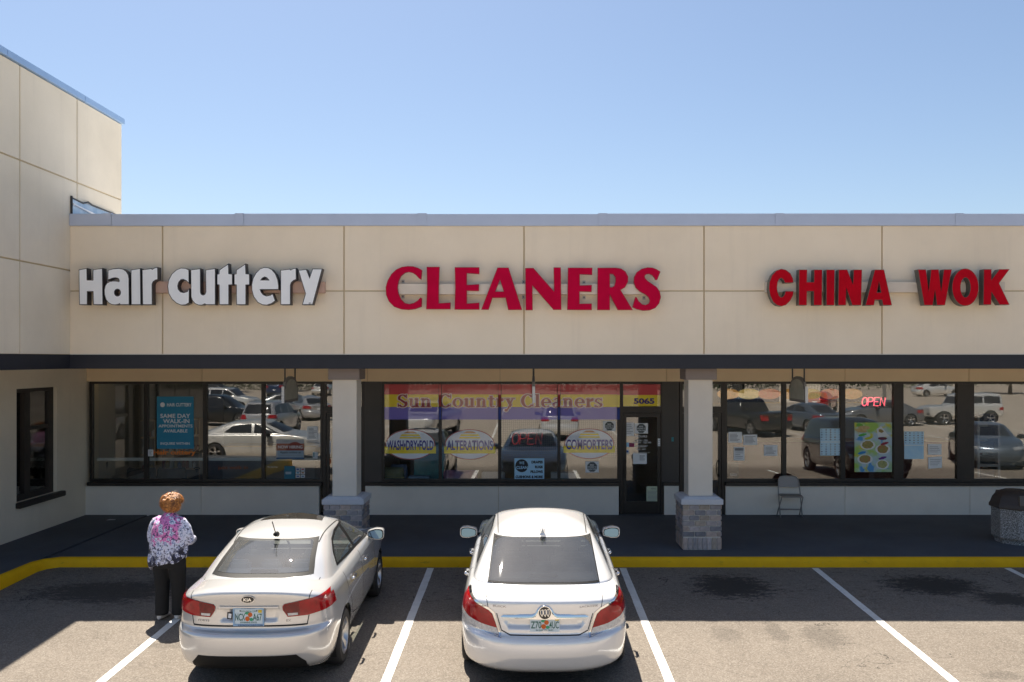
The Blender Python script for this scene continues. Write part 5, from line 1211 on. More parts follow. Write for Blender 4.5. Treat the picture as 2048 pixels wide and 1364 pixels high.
def mirror_side(v): return [(-a, c) for a, c in v]
def dlo(pts, mat, frame=None):
    """side glazing on both sides"""
    o = []
    for s in ('right', 'left'):
        for nm, p, m, off in pts: o.append((nm, 'side', p, s, m, off))
    return o
def place_car(name, label, cat, x, y, yaw, group=None):
    r_ = thing(name, label, cat, (x, y, gz(y)), yaw, group)
    pitch = math.atan(SLOPE) if y > 0 else 0.0
    d = Vector((-math.sin(yaw), math.cos(yaw)))
    r_.rotation_euler = (pitch * d.y, -pitch * d.x if False else 0, yaw)
    return r_
def plate_text(par, s, cx, cz, y, mat, w, h, bold=.0, name='lettering'):
    me = textmesh(s, w, h, bold); me.name = name
    for v in me.vertices: v.co = (cx + v.co.x, y, cz + v.co.y)
    return link(name, me, mat, par)
def stick_text(par, s, cx, cz, mat, w, h, bold=.01, name='nameplate'):
    """raised name on the curved tail: every point laid onto the body surface"""
    bd = [o for o in par.children if o.name.startswith('body')][0].data
    bv = BVHTree.FromPolygons([v.co.copy() for v in bd.vertices], [tuple(p_.vertices) for p_ in bd.polygons])
    me = textmesh(s, w, h, bold); me.name = name
    for v in me.vertices:
        x_, z_ = cx + v.co.x, cz + v.co.y; hit = bv.ray_cast(Vector((x_, -5, z_)), Vector((0, 1, 0)))
        v.co = (x_, (hit[0].y if hit[0] else -2.3) - .004, z_)
    return link(name, me, mat, par)
def disc(par, nm, cx, cz, y, rx, rz, mat, n=20, d=.003):
    k = MB(); k.prism([(cx + rx * math.cos(i * 2 * math.pi / n), y, cz + rz * math.sin(i * 2 * math.pi / n)) for i in range(n)], (0, d, 0)); return k.build(nm, mat, par)
def flat(par, nm, pts, y, mat, d=.002):
    k = MB(); k.prism([(a, y, c) for a, c in pts], (0, d, 0)); return k.build(nm, mat, par)
def licence(root, cx, cz, y, left, right, foot, frame=None):
    PLW = pbr('plate_white_blue', (.66, .76, .80), .5, c2=(.62, .72, .77), ns=20); GRN = pbr('plate_green', (.01, .12, .09), .5)
    p = flat(root, 'licence_plate', [(cx - .153, cz - .077), (cx + .153, cz - .077), (cx + .153, cz + .077), (cx - .153, cz + .077)], y, PLW)
    q = y - .0025
    plate_text(p, left, cx - .090, cz - .005, q, GRN, .108, .075, .01); plate_text(p, right, cx + .096, cz - .005, q, GRN, .098, .075, .01)
    plate_text(p, 'MYFLORIDA.COM', cx, cz + .055, q, GRN, .16, .017); plate_text(p, foot, cx, cz - .06, q, GRN, .18, .016, .01)
    disc(p, 'orange_fruit', cx + .018, cz + .02, q, .024, .024, pbr('fruit_orange', (.65, .13, .015), .6)); disc(p, 'orange_fruit', cx - .012, cz - .022, q - .0004, .025, .025, pbr('fruit_orange', (.65, .13, .015), .6)); disc(p, 'leaf', cx + .03, cz - .03, q + .0005, .022, .016, pbr('plate_leaf', (.05, .35, .18), .6)); disc(p, 'leaf', cx - .01, cz + .035, q + .0005, .03, .014, pbr('plate_leaf', (.05, .35, .18), .6))
    flat(p, 'sticker', [(cx + .105, cz + .04), (cx + .145, cz + .04), (cx + .145, cz + .07), (cx + .105, cz + .07)], q, pbr('sticker_yellow', (.68, .48, .02), .6), .001)
    for s in (-.09, .09): disc(p, 'screw', cx + s, cz + .06, q - .001, .007, .007, M_TRIM, 8)
    if frame:
        FR = pbr('plate_frame', (.28, .46, .66), .4)
        k = MB()
        for a, c, d, e in ((-.168, -.098, .168, -.078), (-.168, .078, .168, .094), (-.168, -.078, -.154, .078), (.154, -.078, .168, .078)): k.box(cx + a, cx + d, y - .006, y + .002, cz + c, cz + e)
        f = k.build('plate_frame', FR, root); plate_text(f, frame, cx + .02, cz - .088, y - .0075, pbr('ink_navy', (.01, .03, .12), .5), .27, .013, .03); plate_text(f, 'ST PETERSBURG', cx, cz + .086, y - .0075, pbr('ink_navy', (.01, .03, .12), .5), .15, .009)
def seats(root, S, mat, zb, yr, shelf_y, shelf_z, hw=.62):
    k = MB(); k.box(-hw, hw, yr + .12, yr + .24, .5, zb, .04); k.build('rear_seat', mat, root, smooth=True, ang=40)
    for x in (-.36, 0, .36):
        k = MB(); k.box(x - .12, x + .12, yr + .10, yr + .19, zb + .01, zb + .15, .035); k.build('headrest', mat, root, smooth=True, ang=40)
    for x in (-.37, .37):
        k = MB(); k.box(x - .25, x + .25, yr + 1.0, yr + 1.14, .45, zb + .02, .05); k.build('front_seat', mat, root, smooth=True, ang=40)
        k = MB(); k.box(x - .13, x + .13, yr + 1.0, yr + 1.1, zb + .04, zb + .21, .04); k.build('headrest', mat, root, smooth=True, ang=40)
    k = MB(); k.prism([(-hw, shelf_y, shelf_z), (hw, shelf_y, shelf_z), (hw, yr + .13, shelf_z - .02), (-hw, yr + .13, shelf_z - .02)], (0, 0, .015)); k.build('parcel_shelf', mat, root)
    k = MB(); k.box(-.16, .16, shelf_y + .05, shelf_y + .11, shelf_z + .012, shelf_z + .045, .01); k.build('brake_lamp', M_TRIM, root)
    k = MB(); k.box(-hw - .08, hw + .08, yr + 1.75, yr + 2.1, .6, .93, .05); k.build('dashboard', pbr('dash_dark', (.05, .048, .045), .7), root)
    k = MB(); c = Vector((-.37, yr + 1.62, .90)); k.tube([c + Vector((.18 * math.cos(a * .349), .05 * math.sin(a * .349), .17 * math.sin(a * .349))) for a in range(18)], .014, 8, closed=True); k.build('steering_wheel', M_TRIM, root, smooth=True)
    k = MB(); k.box(-.12, .12, yr + 1.86, yr + 1.9, 1.22, 1.28, .015); k.build('rear_view_mirror', M_TRIM, root)
    k = MB(); k.box(-hw - .1, hw + .1, yr - .1, yr + 2.0, .245, .30); k.build('cabin_floor', pbr('carpet', (.06, .055, .05), .9), root)
def door_mirror(root, s, x, y, z, mat):
    def rr(cx, cz, w, h, yy, n=16): return [(cx + w * math.copysign(abs(math.cos(i * 2 * math.pi / n)) ** .55, math.cos(i * 2 * math.pi / n)), yy, cz + h * math.copysign(abs(math.sin(i * 2 * math.pi / n)) ** .55, math.sin(i * 2 * math.pi / n)) * (1 if s * math.cos(i * 2 * math.pi / n) > -.2 else .8)) for i in range(n)]
    k = MB(); k.loft([rr(s * x, z, .115, .075, y - .05), rr(s * x, z, .122, .08, y - .03), rr(s * x, z, .115, .075, y + .05), rr(s * (x - .01), z, .07, .04, y + .11)])
    m = k.build('door_mirror', mat, root, smooth=True, ang=50)
    k = MB(); k.loft([rr(s * x, z, .108, .068, y - .052), rr(s * x, z, .106, .066, y - .055)]); k.build('mirror_rim', M_TRIM, m)
    k = MB(); k.prism([(a, b + (z - c) * -.17, c) for a, b, c in rr(s * x, z, .098, .058, y - .068)], (0, .002, 0)); k.build('mirror_glass', pbr('mirror_silver', (.30, .34, .38), .02, metal=1.0), m)
    k = MB(); k.tube([(s * (x - .12), y, z - .03), (s * (x - .24), y + .03, z - .05)], .022, 8); k.build('mirror_arm', M_TRIM, m)

# ---- the silver sedan with the roof aerial
SILV = paint('champagne_silver', (.68, .67, .655), .38, .19)
k1 = place_car('silver_sedan', 'silver sedan with roof aerial and sunroof parked beside the woman', 'car', -2.879, 10.84, math.atan(.012), 'cars parked at the kerb')
lampR = [(.37, .86), (.365, .90), (.385, .925), (.60, .962), (.80, .985), (.90, .965), (.90, .835), (.62, .795), (.42, .79)]
lampRi = [(.378, .862), (.375, .898), (.39, .918), (.545, .945), (.545, .802), (.425, .798)]
ring_ = [(-.585, 1.098), (.585, 1.098), (.57, 1.15), (.495, 1.352), (-.495, 1.352), (-.57, 1.15)]
rglass = [(-.525, 1.125), (.525, 1.125), (.515, 1.15), (.455, 1.325), (.43, 1.338), (-.43, 1.338), (-.455, 1.325), (-.515, 1.15)]
sideF = [(-1.02, 1.055), (-.92, 1.19), (-.72, 1.295), (-.45, 1.345), (0, 1.36), (.35, 1.30), (.72, 1.13), (.93, 1.0), (.6, 1.0), (-.5, 1.03)]
sd = dlo([('window_surround', sideF, M_TRIM, .002),
          ('side_window', [(-.96, 1.075), (-.88, 1.18), (-.70, 1.27), (-.45, 1.315), (-.22, 1.33), (-.12, 1.055), (-.5, 1.06)], M_CGLASSD, .004),
          ('side_window', [(-.02, 1.05), (-.10, 1.335), (.05, 1.335), (.33, 1.275), (.66, 1.12), (.82, 1.03), (.6, 1.03)], M_CGLASSD, .004)], None)
sp = {'recess': [([(-.31, .725), (.31, .725), (.355, .915), (-.355, .915)], .024)], 'track': .775, 'parts': [
    ('rear_window_surround', 'rear', ring_, 'rear', M_TRIM, .002), ('rear_window', 'rear', rglass, 'rear', M_CGLASS, .004),
    ('windscreen', 'rear', [(-.62, 1.03), (.62, 1.03), (.52, 1.33), (-.52, 1.33)], 'front', M_CGLASS, .003),
    ('diffuser', 'rear', [(-.62, .19), (.62, .19), (.62, .33), (.53, .425), (-.53, .425), (-.62, .33)], 'rear_low', M_TRIM, .004),
    ('panel_gap', 'rear', strip((-.62, .700), (.62, .700), .017), 'rear', M_GAP, .001), ('panel_gap', 'rear', strip((.62, .695), (.64, .80), .010), 'rear', M_GAP, .001), ('panel_gap', 'rear', strip((-.62, .695), (-.64, .80), .010), 'rear', M_GAP, .001),
    ('panel_gap', 'rear', strip((.64, .95), (.66, 1.06), .008), 'rear', M_GAP, .001), ('panel_gap', 'rear', strip((-.64, .95), (-.66, 1.06), .008), 'rear', M_GAP, .001),
    ('tail_lamp', 'rear', lampR, 'rear_low', M_LAMPR, .008), ('tail_lamp', 'rear', mirror_side(lampR), 'rear_low', M_LAMPR, .008),
    ('tail_lamp_inner', 'rear', lampRi, 'rear_low', M_LAMPD, .009), ('tail_lamp_inner', 'rear', mirror_side(lampRi), 'rear_low', M_LAMPD, .009),
    ('reverse_lamp', 'rear', [(.425, .803), (.525, .806), (.525, .83), (.42, .828)], 'rear_low', M_LAMPW, .010), ('reverse_lamp', 'rear', [(-.425, .803), (-.525, .806), (-.525, .83), (-.42, .828)], 'rear_low', M_LAMPW, .010),
    ('sunroof', 'top', [(-.40, -.30), (.40, -.30), (.36, .06), (-.36, .06)], 'top', pbr('sunroof_glass', (.03, .028, .025), .08, coat=.5), .003),
    ('roof_ditch', 'top', strip((.515, -.95), (.55, .2), .014), 'top', M_TRIM, .001), ('roof_ditch', 'top', strip((-.515, -.95), (-.55, .2), .014), 'top', M_TRIM, .001),
    ('head_lamp', 'rear', [(.5, .62), (.85, .66), (.85, .76), (.5, .70)], 'front', M_HEAD, .005), ('head_lamp', 'rear', [(-.5, .62), (-.85, .66), (-.85, .76), (-.5, .70)], 'front', M_HEAD, .005)] + sd}
for s in ('right', 'left'):
    for a, c in (((-.06, .30), (-.06, .99)), ((-.06, .30), (.82, .30)), ((.82, .30), (.84, .98)), ((-.72, .42), (-.06, .30)), ((-1.0, .98), (-.92, .72)), ((-.92, .72), (-.72, .42))):
        sp['parts'].append(('panel_gap', 'side', strip(a, c, .010), s, M_GAP, .001))
build_car(KIA, k1, SILV, sp); k1.scale = (.95, 1, 1.005); k1.location.x -= .012
seats(k1, KIA, pbr('seat_beige', (.52, .50, .44), .8), 1.02, -1.30, -1.52, 1.085, .56)
for s in (-1, 1):
    door_mirror(k1, s, .93, .70, 1.02, SILV)
    for y_ in (-.70, .12): k = MB(); k.tube([(s * .885, y_ - .09, .845), (s * .905, y_ - .06, .85), (s * .905, y_ + .06, .85), (s * .885, y_ + .09, .845)], .016, 8); k.build('door_handle', M_CHROME, k1, smooth=True)
k = MB(); k.tube([(0, -.93, 1.40), (0, -1.02, 1.42)], [.035, .02], 10); k.tube([(0, -.97, 1.41), (-.01, -1.08, 1.58)], .006, 6); k.build('roof_aerial', M_TRIM, k1, smooth=True)
ye = -2.11 + .09
disc(k1, 'badge_ring', 0, .985, ye - .006, .073, .037, M_CHROME, 28); b_ = disc(k1, 'badge', 0, .985, ye - .010, .068, .033, pbr('badge_black', (.02, .02, .02), .3), 28)
plate_text(b_, 'KIA', 0, .985, ye - .013, M_CHROME, .085, .032, .02)
k = MB(); k.box(-.325, .325, ye + .010, ye + .022, .888, .905, .004); k.build('garnish_strip', SILV, k1)
licence(k1, 0.0, .80, ye + .020, 'NCX', 'A67', 'SUNSHINE STATE', 'CROWNCARS.COM')
flat(k1, 'bumper_sticker', [(-.235, .775), (-.175, .775), (-.17, .85), (-.23, .85)], ye + .018, INK); o = flat(k1, 'sticker_print', [(-.222, .79), (-.19, .785), (-.185, .83), (-.215, .835)], ye + .0165, PAPER)
stick_text(k1, 'FORTE', -.50, .752, M_NAME, .13, .022); stick_text(k1, 'EX', .43, .752, M_NAME, .05, .022)

# ---- the pearl sedan with the chrome trunk bar
PEARL = paint('pearl_white', (.82, .815, .81), .28, .19)
k2 = place_car('pearl_sedan', 'pearl white sedan with chrome trunk bar parked between two white lines', 'car', .205, 11.14, 0.0, 'cars parked at the kerb')
lampT = [(.86, .99), (.72, .905), (.585, .855), (.545, .82), (.515, .74), (.475, .61), (.66, .645), (.80, .69), (.89, .76), (.90, .95)]
lampB = [(.475, .605), (.66, .64), (.80, .685), (.89, .755), (.89, .805), (.80, .75), (.66, .71), (.498, .68)]
chr_ = [(.87, 1.02), (.72, .935), (.58, .88), (.52, .84), (.485, .74), (.45, .59), (.66, .63), (.80, .68), (.92, .75), (.93, .98)]
rg2 = [(-.615, 1.01), (.615, 1.01), (.575, 1.345), (-.575, 1.345)]; rgl = [(-.60, 1.025), (.60, 1.025), (.562, 1.338), (-.562, 1.338)]
sideB = [(-1.12, 1.03), (-1.0, 1.15), (-.8, 1.27), (-.5, 1.335), (0, 1.355), (.38, 1.30), (.76, 1.13), (1.0, 1.0), (.6, .99), (-.5, 1.0)]
sd = dlo([('window_surround', sideB, M_CHROME, .002), ('side_window', [(-1.05, 1.045), (-.96, 1.15), (-.78, 1.25), (-.5, 1.31), (-.16, 1.335), (-.08, 1.02), (-.5, 1.02)], M_CGLASSD, .004),
          ('side_window', [(.0, 1.02), (-.06, 1.335), (.05, 1.335), (.36, 1.28), (.72, 1.11), (.9, 1.02), (.6, 1.01)], M_CGLASSD, .004)], None)
sp = {'recess': [([(-.39, .655), (.39, .655), (.47, .835), (-.47, .835)], .030)], 'track': .805, 'parts': [
    ('rear_window_surround', 'rear', rg2, 'rear', M_TRIM, .002), ('rear_window', 'rear', rgl, 'rear', M_CGLASSD, .004),
    ('windscreen', 'rear', [(-.64, 1.03), (.64, 1.03), (.54, 1.34), (-.54, 1.34)], 'front', M_CGLASS, .003),
    ('panel_gap', 'rear', strip((-.36, .612), (.36, .612), .012), 'rear', M_GAP, .001), ('panel_gap', 'rear', strip((.36, .612), (.45, .655), .012), 'rear', M_GAP, .001), ('panel_gap', 'rear', strip((-.36, .612), (-.45, .655), .012), 'rear', M_GAP, .001),
    ('panel_gap', 'rear', strip((.45, .655), (.50, .83), .009), 'rear', M_GAP, .001), ('panel_gap', 'rear', strip((-.45, .655), (-.50, .83), .009), 'rear', M_GAP, .001),
    ('panel_gap', 'rear', strip((.59, .88), (.615, 1.0), .007), 'rear', M_GAP, .001), ('panel_gap', 'rear', strip((-.59, .88), (-.615, 1.0), .007), 'rear', M_GAP, .001),
    ('lamp_trim', 'rear', chr_, 'rear_low', M_CHROME, .004), ('lamp_trim', 'rear', mirror_side(chr_), 'rear_low', M_CHROME, .004),
    ('tail_lamp', 'rear', lampT, 'rear_low', M_LAMPR, .008), ('tail_lamp', 'rear', mirror_side(lampT), 'rear_low', M_LAMPR, .008),
    ('reverse_lamp', 'rear', lampB, 'rear_low', M_LAMPW, .009), ('reverse_lamp', 'rear', mirror_side(lampB), 'rear_low', M_LAMPW, .009),
    ('roof_ditch', 'top', strip((.525, -.95), (.57, .3), .012), 'top', M_GAP, .001), ('roof_ditch', 'top', strip((-.525, -.95), (-.57, .3), .012), 'top', M_GAP, .001),
    ('head_lamp', 'rear', [(.5, .62), (.85, .66), (.85, .76), (.5, .70)], 'front', M_HEAD, .005), ('head_lamp', 'rear', [(-.5, .62), (-.85, .66), (-.85, .76), (-.5, .70)], 'front', M_HEAD, .005)] + sd}
for s in ('right', 'left'):
    for a, c in (((-.02, .32), (-.02, 1.0)), ((-.02, .32), (.95, .32)), ((.95, .32), (.97, .98)), ((-.8, .45), (-.02, .32)), ((-1.08, .98), (-1.0, .75)), ((-1.0, .75), (-.8, .45))):
        sp['parts'].append(('panel_gap', 'side', strip(a, c, .010), s, M_GAP, .001))
build_car(BUICK, k2, PEARL, sp)
seats(k2, BUICK, pbr('seat_dark', (.16, .17, .155), .8), .96, -1.45, -1.68, 1.0, .58)
for s in (-1, 1):
    door_mirror(k2, s, .98, .62, 1.0, PEARL)
    for y_ in (-.78, .18): k = MB(); k.tube([(s * .905, y_ - .10, .84), (s * .928, y_ - .07, .845), (s * .928, y_ + .07, .845), (s * .905, y_ + .10, .84)], .018, 8); k.build('door_handle', M_CHROME, k2, smooth=True)
k = MB(); k.loft([[(-.035, -1.15, 1.378), (.035, -1.15, 1.378), (.03, -.97, 1.405), (-.03, -.97, 1.405)], [(-.02, -1.14, 1.40), (.02, -1.14, 1.40), (.015, -1.0, 1.42), (-.015, -1.0, 1.42)], [(-.004, -1.16, 1.455), (.004, -1.16, 1.455), (.003, -1.10, 1.45), (-.003, -1.10, 1.45)]]); k.build('roof_aerial', PEARL, k2)
ye = -2.40 + .088
k = MB()   # chrome bar bows up round the emblem
top = [(-.46, .835), (-.13, .84), (-.10, .85), (-.075, .895), (-.04, .925), (0, .935), (.04, .925), (.075, .895), (.10, .85), (.13, .84), (.46, .835)]
bot = [(.455, .785), (.2, .775), (0, .772), (-.2, .775), (-.455, .785)]
def bow(x): return .09 * (x / .6) ** 2
def plateshape(par, nm, pts, dy, mat, th=.018):
    k = MB(); n = len(pts); A = [k.bm.verts.new((a, ye + bow(a) - dy, c)) for a, c in pts]; B = [k.bm.verts.new((a, ye + bow(a) + th, c)) for a, c in pts]
    k.bm.faces.new(A)
    for i in range(n): k.bm.faces.new((A[i], A[(i + 1) % n], B[(i + 1) % n], B[i]))
    return k.build(nm, mat, par)
# bar as a strip with a slightly convex face so that it catches the sky
k = MB(); xs = [-.46, -.40, -.3, -.2, -.13, -.10, -.075, -.04, 0, .04, .075, .10, .13, .2, .3, .40, .46]
def tz(x):
    for (a, c), (d, e) in zip(top[:-1], top[1:]):
        if a <= x <= d: return c + (e - c) * (x - a) / (d - a)
rings = []
for x in xs:
    z1, z0 = tz(x), .776 + .01 * abs(x) / .46; yb_ = ye + bow(x)
    rings.append([(x, yb_ + .02, z0), (x, yb_ - .022, z0 + .006), (x, yb_ - .020, z1 - .035), (x, yb_ - .010, z1 - .008), (x, yb_ + .012, z1)])
k.loft(rings); k.build('trunk_bar', M_CHROME, k2, smooth=True, ang=40)
disc(k2, 'badge_ring', 0, .855, ye - .030, .072, .072, M_CHROME, 30, .006); b_ = disc(k2, 'badge', 0, .855, ye - .034, .062, .062, pbr('badge_black', (.02, .02, .02), .3), 30)
for i, x in enumerate((-.032, 0, .032)):
    sh = [(x - .016, .885 + i * .003), (x + .012, .895 + i * .003), (x + .016, .85), (x + .004, .815), (x - .014, .845)]
    flat(b_, 'shield', sh, ye - .037 - i * .0005, M_CHROME); flat(b_, 'shield_field', inset(sh, .006), ye - .0385 - i * .0005, pbr('shield_blue', (.05, .09, .15), .3))
licence(k2, 0.0, .725, ye + .004, 'Z70', '4UC', 'IN GOD WE TRUST')
stick_text(k2, 'BUICK', -.47, .905, M_NAME, .14, .02); stick_text(k2, 'LACROSSE', .46, .905, M_NAME, .19, .018)

# ---- cars out in the lot and further along the kerb, seen as reflections in the shop glass
def simple_parts(S, rl, kind):
    h = S['half']; lv = S['levels']
    if kind == 'sedan':
        rg = [(-.56, 1.03), (.56, 1.03), (.48, 1.33), (-.48, 1.33)]; ws = [(-.62, 1.03), (.62, 1.03), (.52, 1.34), (-.52, 1.34)]
        sw = [[(-1.05, 1.03), (-.78, 1.26), (-.3, 1.33), (-.10, 1.33), (-.06, 1.02)], [(.02, 1.02), (.0, 1.33), (.35, 1.28), (.9, 1.02)]]; zr = (.74, .90)
    elif kind == 'suv':
        rg = [(-.66, 1.16), (.66, 1.16), (.56, 1.56), (-.56, 1.56)]; ws = [(-.7, 1.12), (.7, 1.12), (.6, 1.56), (-.6, 1.56)]
        sw = [[(-1.85, 1.14), (-1.7, 1.48), (-1.05, 1.54), (-1.05, 1.12)], [(-.97, 1.12), (-.97, 1.54), (-.05, 1.56), (-.05, 1.11)], [(.03, 1.11), (.03, 1.56), (.35, 1.52), (.95, 1.12)]]; zr = (.92, 1.10)
    elif kind == 'box':
        rg = [(-.55, 1.28), (.55, 1.28), (.5, 1.66), (-.5, 1.66)]; ws = [(-.65, 1.25), (.65, 1.25), (.6, 1.66), (-.6, 1.66)]
        sw = [[(-1.95, 1.27), (-1.9, 1.66), (-1.0, 1.66), (-1.0, 1.27)], [(-.92, 1.27), (-.92, 1.66), (-.2, 1.66), (-.2, 1.27)], [(-.1, 1.27), (-.1, 1.66), (.35, 1.66), (.55, 1.27)]]; zr = (.85, 1.05)
    else:
        rg = [(-.6, 1.28), (.6, 1.28), (.55, 1.66), (-.55, 1.66)]; ws = [(-.68, 1.27), (.68, 1.27), (.6, 1.66), (-.6, 1.66)]
        sw = [[(-.72, 1.25), (-.6, 1.66), (.05, 1.68), (.05, 1.25)], [(.12, 1.25), (.12, 1.68), (.6, 1.64), (1.1, 1.26)]]; zr = (.8, 1.1)
    P_ = [('rear_window', 'rear', rg, 'rear', M_CDARK, .003), ('windscreen', 'rear', ws, 'front', M_CDARK, .003)]
    for s in ('right', 'left'):
        for q in sw: P_.append(('side_window', 'side', q, s, M_CDARK, .003))
        P_.append(('panel_gap', 'side', strip((-.04, .32), (-.03, 1.0), .014), s, M_GAP, .001))
    for s in (1, -1):
        P_.append(('tail_lamp', 'rear', [(s * .5, zr[0]), (s * .9, zr[0]), (s * .9, zr[1]), (s * .55, zr[1])], 'rear_low', M_LAMPR, .006))
        P_.append(('head_lamp', 'rear', [(s * .5, .62), (s * .86, .66), (s * .86, .78), (s * .5, .72)], 'front', M_HEAD, .006))
    return P_
PROTO = {}
def far_car(kind, colname, col, x, y, yaw, label, cat='car', metal=.4):
    S = {'sedan': BUICK, 'suv': SUV, 'box': BOX4, 'pickup': PICKUP}[kind]
    nm = {'sedan': 'parked_sedan', 'suv': 'parked_suv', 'box': 'boxy_offroader', 'pickup': 'pickup_truck'}[kind]
    if kind not in PROTO:
        r_ = thing(nm, label, cat); PROTO[kind] = (r_, build_car(S, r_, None, {'track': .80, 'parts': simple_parts(S, None, kind)}, fine=False))
        pl_ = flat(r_, 'licence_plate', [(-.15, .70), (.15, .70), (.15, .80), (-.15, .80)], -S['half'] + .03, PAPER)
        for s in (-1, 1): door_mirror(r_, s, (1.0 if kind != 'box' else .95), .55 if kind != 'pickup' else .95, S['levels'][-5][3] - .28 if kind != 'sedan' else 1.0, M_TRIM)
        root = r_; body = PROTO[kind][1]
        body.data.materials.clear(); body.data.materials.append(paint(colname, col, metal))
    else:
        src = PROTO[kind][0]; root = src.copy(); COL.objects.link(root)
        for chd in [o for o in src.children]:
            c = chd.copy(); COL.objects.link(c); c.parent = root
            if chd is PROTO[kind][1]:
                c.data = chd.data.copy(); c.data.materials.clear(); c.data.materials.append(paint(colname, col, metal))
            for g_ in chd.children:
                d = g_.copy(); COL.objects.link(d); d.parent = c
    root.location = (x, y, gz(y)); root.rotation_euler = (math.atan(SLOPE) if (y > 0 and abs(math.sin(yaw)) < .5) else 0, math.atan(SLOPE) * -math.sin(yaw) * -1 if (y > 0 and abs(math.sin(yaw)) >= .5) else 0, yaw)
    tag(root, label, cat, 'vehicles mirrored in the shop glass')
    return root
WH = (.74, .73, .70); BK = (.012, .013, .016); GY = (.16, .165, .17); SV = (.48, .48, .49); RD = (.40, .010, .012); NV = (.025, .045, .10); SL = (.10, .13, .17)
H9 = math.pi / 2
for a in (('sedan', 'white', WH, -9.7, 3.7, -H9, 'white sedan crossing the aisle, mirrored large in the salon window'),
          ('suv', 'silver', SV, -12.7, -7.9, math.pi + .05, 'silver crossover with tail to the shops, mirrored above the white sedan'),
          ('sedan', 'silver2', (.45, .45, .46), -13.6, -18.8, math.pi - .5, 'silver sedan at an angle, mirrored by the salon door'),
          ('suv', 'white2', WH, -21.5, -26.5, -H9 + .1, 'white crossover side-on, mirrored high in the second salon pane'),
          ('suv', 'black', BK, -17.4, -13.7, -H9, 'black van side-on, mirrored behind the white sedan roof'),
          ('sedan', 'grey', GY, -16.2, -23.5, -H9 - .2, 'dark grey sedan mirrored under the salon blade sign'),
          ('sedan', 'black2', BK, -31, -50, -H9, 'black sedan at the far side, mirrored at the top of the salon glass'),
          ('suv', 'navy', NV, -25, -52, math.pi, 'navy crossover at the far side, mirrored at the top of the salon glass'),
          ('sedan', 'white3', WH, -21, -54, math.pi, 'small white sedan at the far side, mirrored near the salon blade sign'),
          ('suv', 'grey2', GY, -37, -51, -H9, 'grey crossover at the far side, mirrored at the left of the salon glass'),
          ('pickup', 'white4', WH, -4.6, -6.5, .2, 'white pickup facing the shops, mirrored above the wash dry fold oval'),
          ('suv', 'white5', WH, 1.6, -6.2, math.pi, 'white crossover with red tail lamps, mirrored above the cleaners neon'),
          ('pickup', 'black3', BK, 11.2, -8.2, math.pi - .35, 'black pickup with tail to the shops, mirrored in the first restaurant pane'),
          ('sedan', 'black4', SL, 15.0, -10.5, math.pi - .3, 'slate sedan mirrored beside the restaurant blade sign'),
          ('sedan', 'red', RD, 21.5, -27, math.pi + .5, 'bright red sedan mirrored small in the second restaurant pane'),
          ('suv', 'black5', BK, 9.75, 9.6, .0, 'large black sport utility parked at the kerb, mirrored behind the menu poster'),
          ('sedan', 'grey3', GY, 20.2, -13.5, H9, 'grey sedan side-on, mirrored beneath the pink neon'),
          ('box', 'white6', WH, 25.0, -14.0, H9, 'white boxy off-roader mirrored right of the food poster'),
          ('sedan', 'white7', WH, 42, -52, -H9, 'white sedan far off, mirrored at the top of the wide restaurant pane'),
          ('sedan', 'bluegrey', SL, 15.6, 6.0, .35, 'blue-grey sedan parked nose-in, mirrored behind the handwritten notices'),
          ('sedan', 'navy2', NV, 19.0, 9.2, .0, 'navy sedan mirrored behind the crate rack')):
    far_car(*a)

# lamp post in the lot, mirrored beside the pink neon
lp_ = thing('lamp_post', 'pale lamp post in the lot, mirrored behind the pink neon', 'lamp post', (23.2, -20, gz(-20)))
MB().lathe([(.3, 0), (.3, .75), (.27, .78)], 16).build('plinth', pbr('concrete', (.45, .43, .40), .85), lp_)
MB().lathe([(.13, .78), (.10, 4), (.07, 8.0)], 14).build('pole', pbr('pole_white', (.62, .62, .6), .5), lp_, smooth=True)
for s in (-1, 1): MB().box(s * .1 - .1 if s > 0 else -.9, .9 if s > 0 else -.1 + .2, -.18, .18, 8.0, 8.14, .02).build('lamp_head', pbr('lamp_head', (.2, .2, .2), .5), lp_)
# ------------------------------------------------------------------ the woman between the bay line and the silver sedan
def modmesh(bmv, mods, name):
    me = bpy.data.meshes.new(name); bmv.to_mesh(me)
    ob = bpy.data.objects.new(name, me); COL.objects.link(ob)
    for typ, kw in mods:
        m = ob.modifiers.new(typ, typ)
        for k_, v_ in kw.items(): setattr(m, k_, v_)
    dg = bpy.context.evaluated_depsgraph_get(); dg.update()
    r_ = bpy.data.meshes.new_from_object(ob.evaluated_get(dg)); bpy.data.objects.remove(ob)
    r_.shade_smooth(); r_.name = name
    return r_
def skin(chains, root_i=0, sub=2, name='body'):
    """chains: lists of (x,y,z,r); shared joints are merged by position"""
    me = bpy.data.meshes.new(name); vs = []; es = []; rad = []; idx = {}
    for ch_ in chains:
        pv = None
        for x, y, z, r_ in ch_:
            key = (round(x, 4), round(y, 4), round(z, 4))
            if key not in idx: idx[key] = len(vs); vs.append((x, y, z)); rad.append(r_)
            i = idx[key]
            if pv is not None: es.append((pv, i))
            pv = i
    me.from_pydata(vs, es, []); ob = bpy.data.objects.new(name, me); COL.objects.link(ob)
    sk = ob.modifiers.new('s', 'SKIN'); sk.use_smooth_shade = True
    for i, sv in enumerate(me.skin_vertices[0].data): sv.radius = (rad[i], rad[i] * .92); sv.use_root = (i == root_i)
    su = ob.modifiers.new('u', 'SUBSURF'); su.levels = su.render_levels = sub
    dg = bpy.context.evaluated_depsgraph_get(); dg.update()
    r_ = bpy.data.meshes.new_from_object(ob.evaluated_get(dg)); bpy.data.objects.remove(ob); r_.shade_smooth(); r_.name = name
    return r_
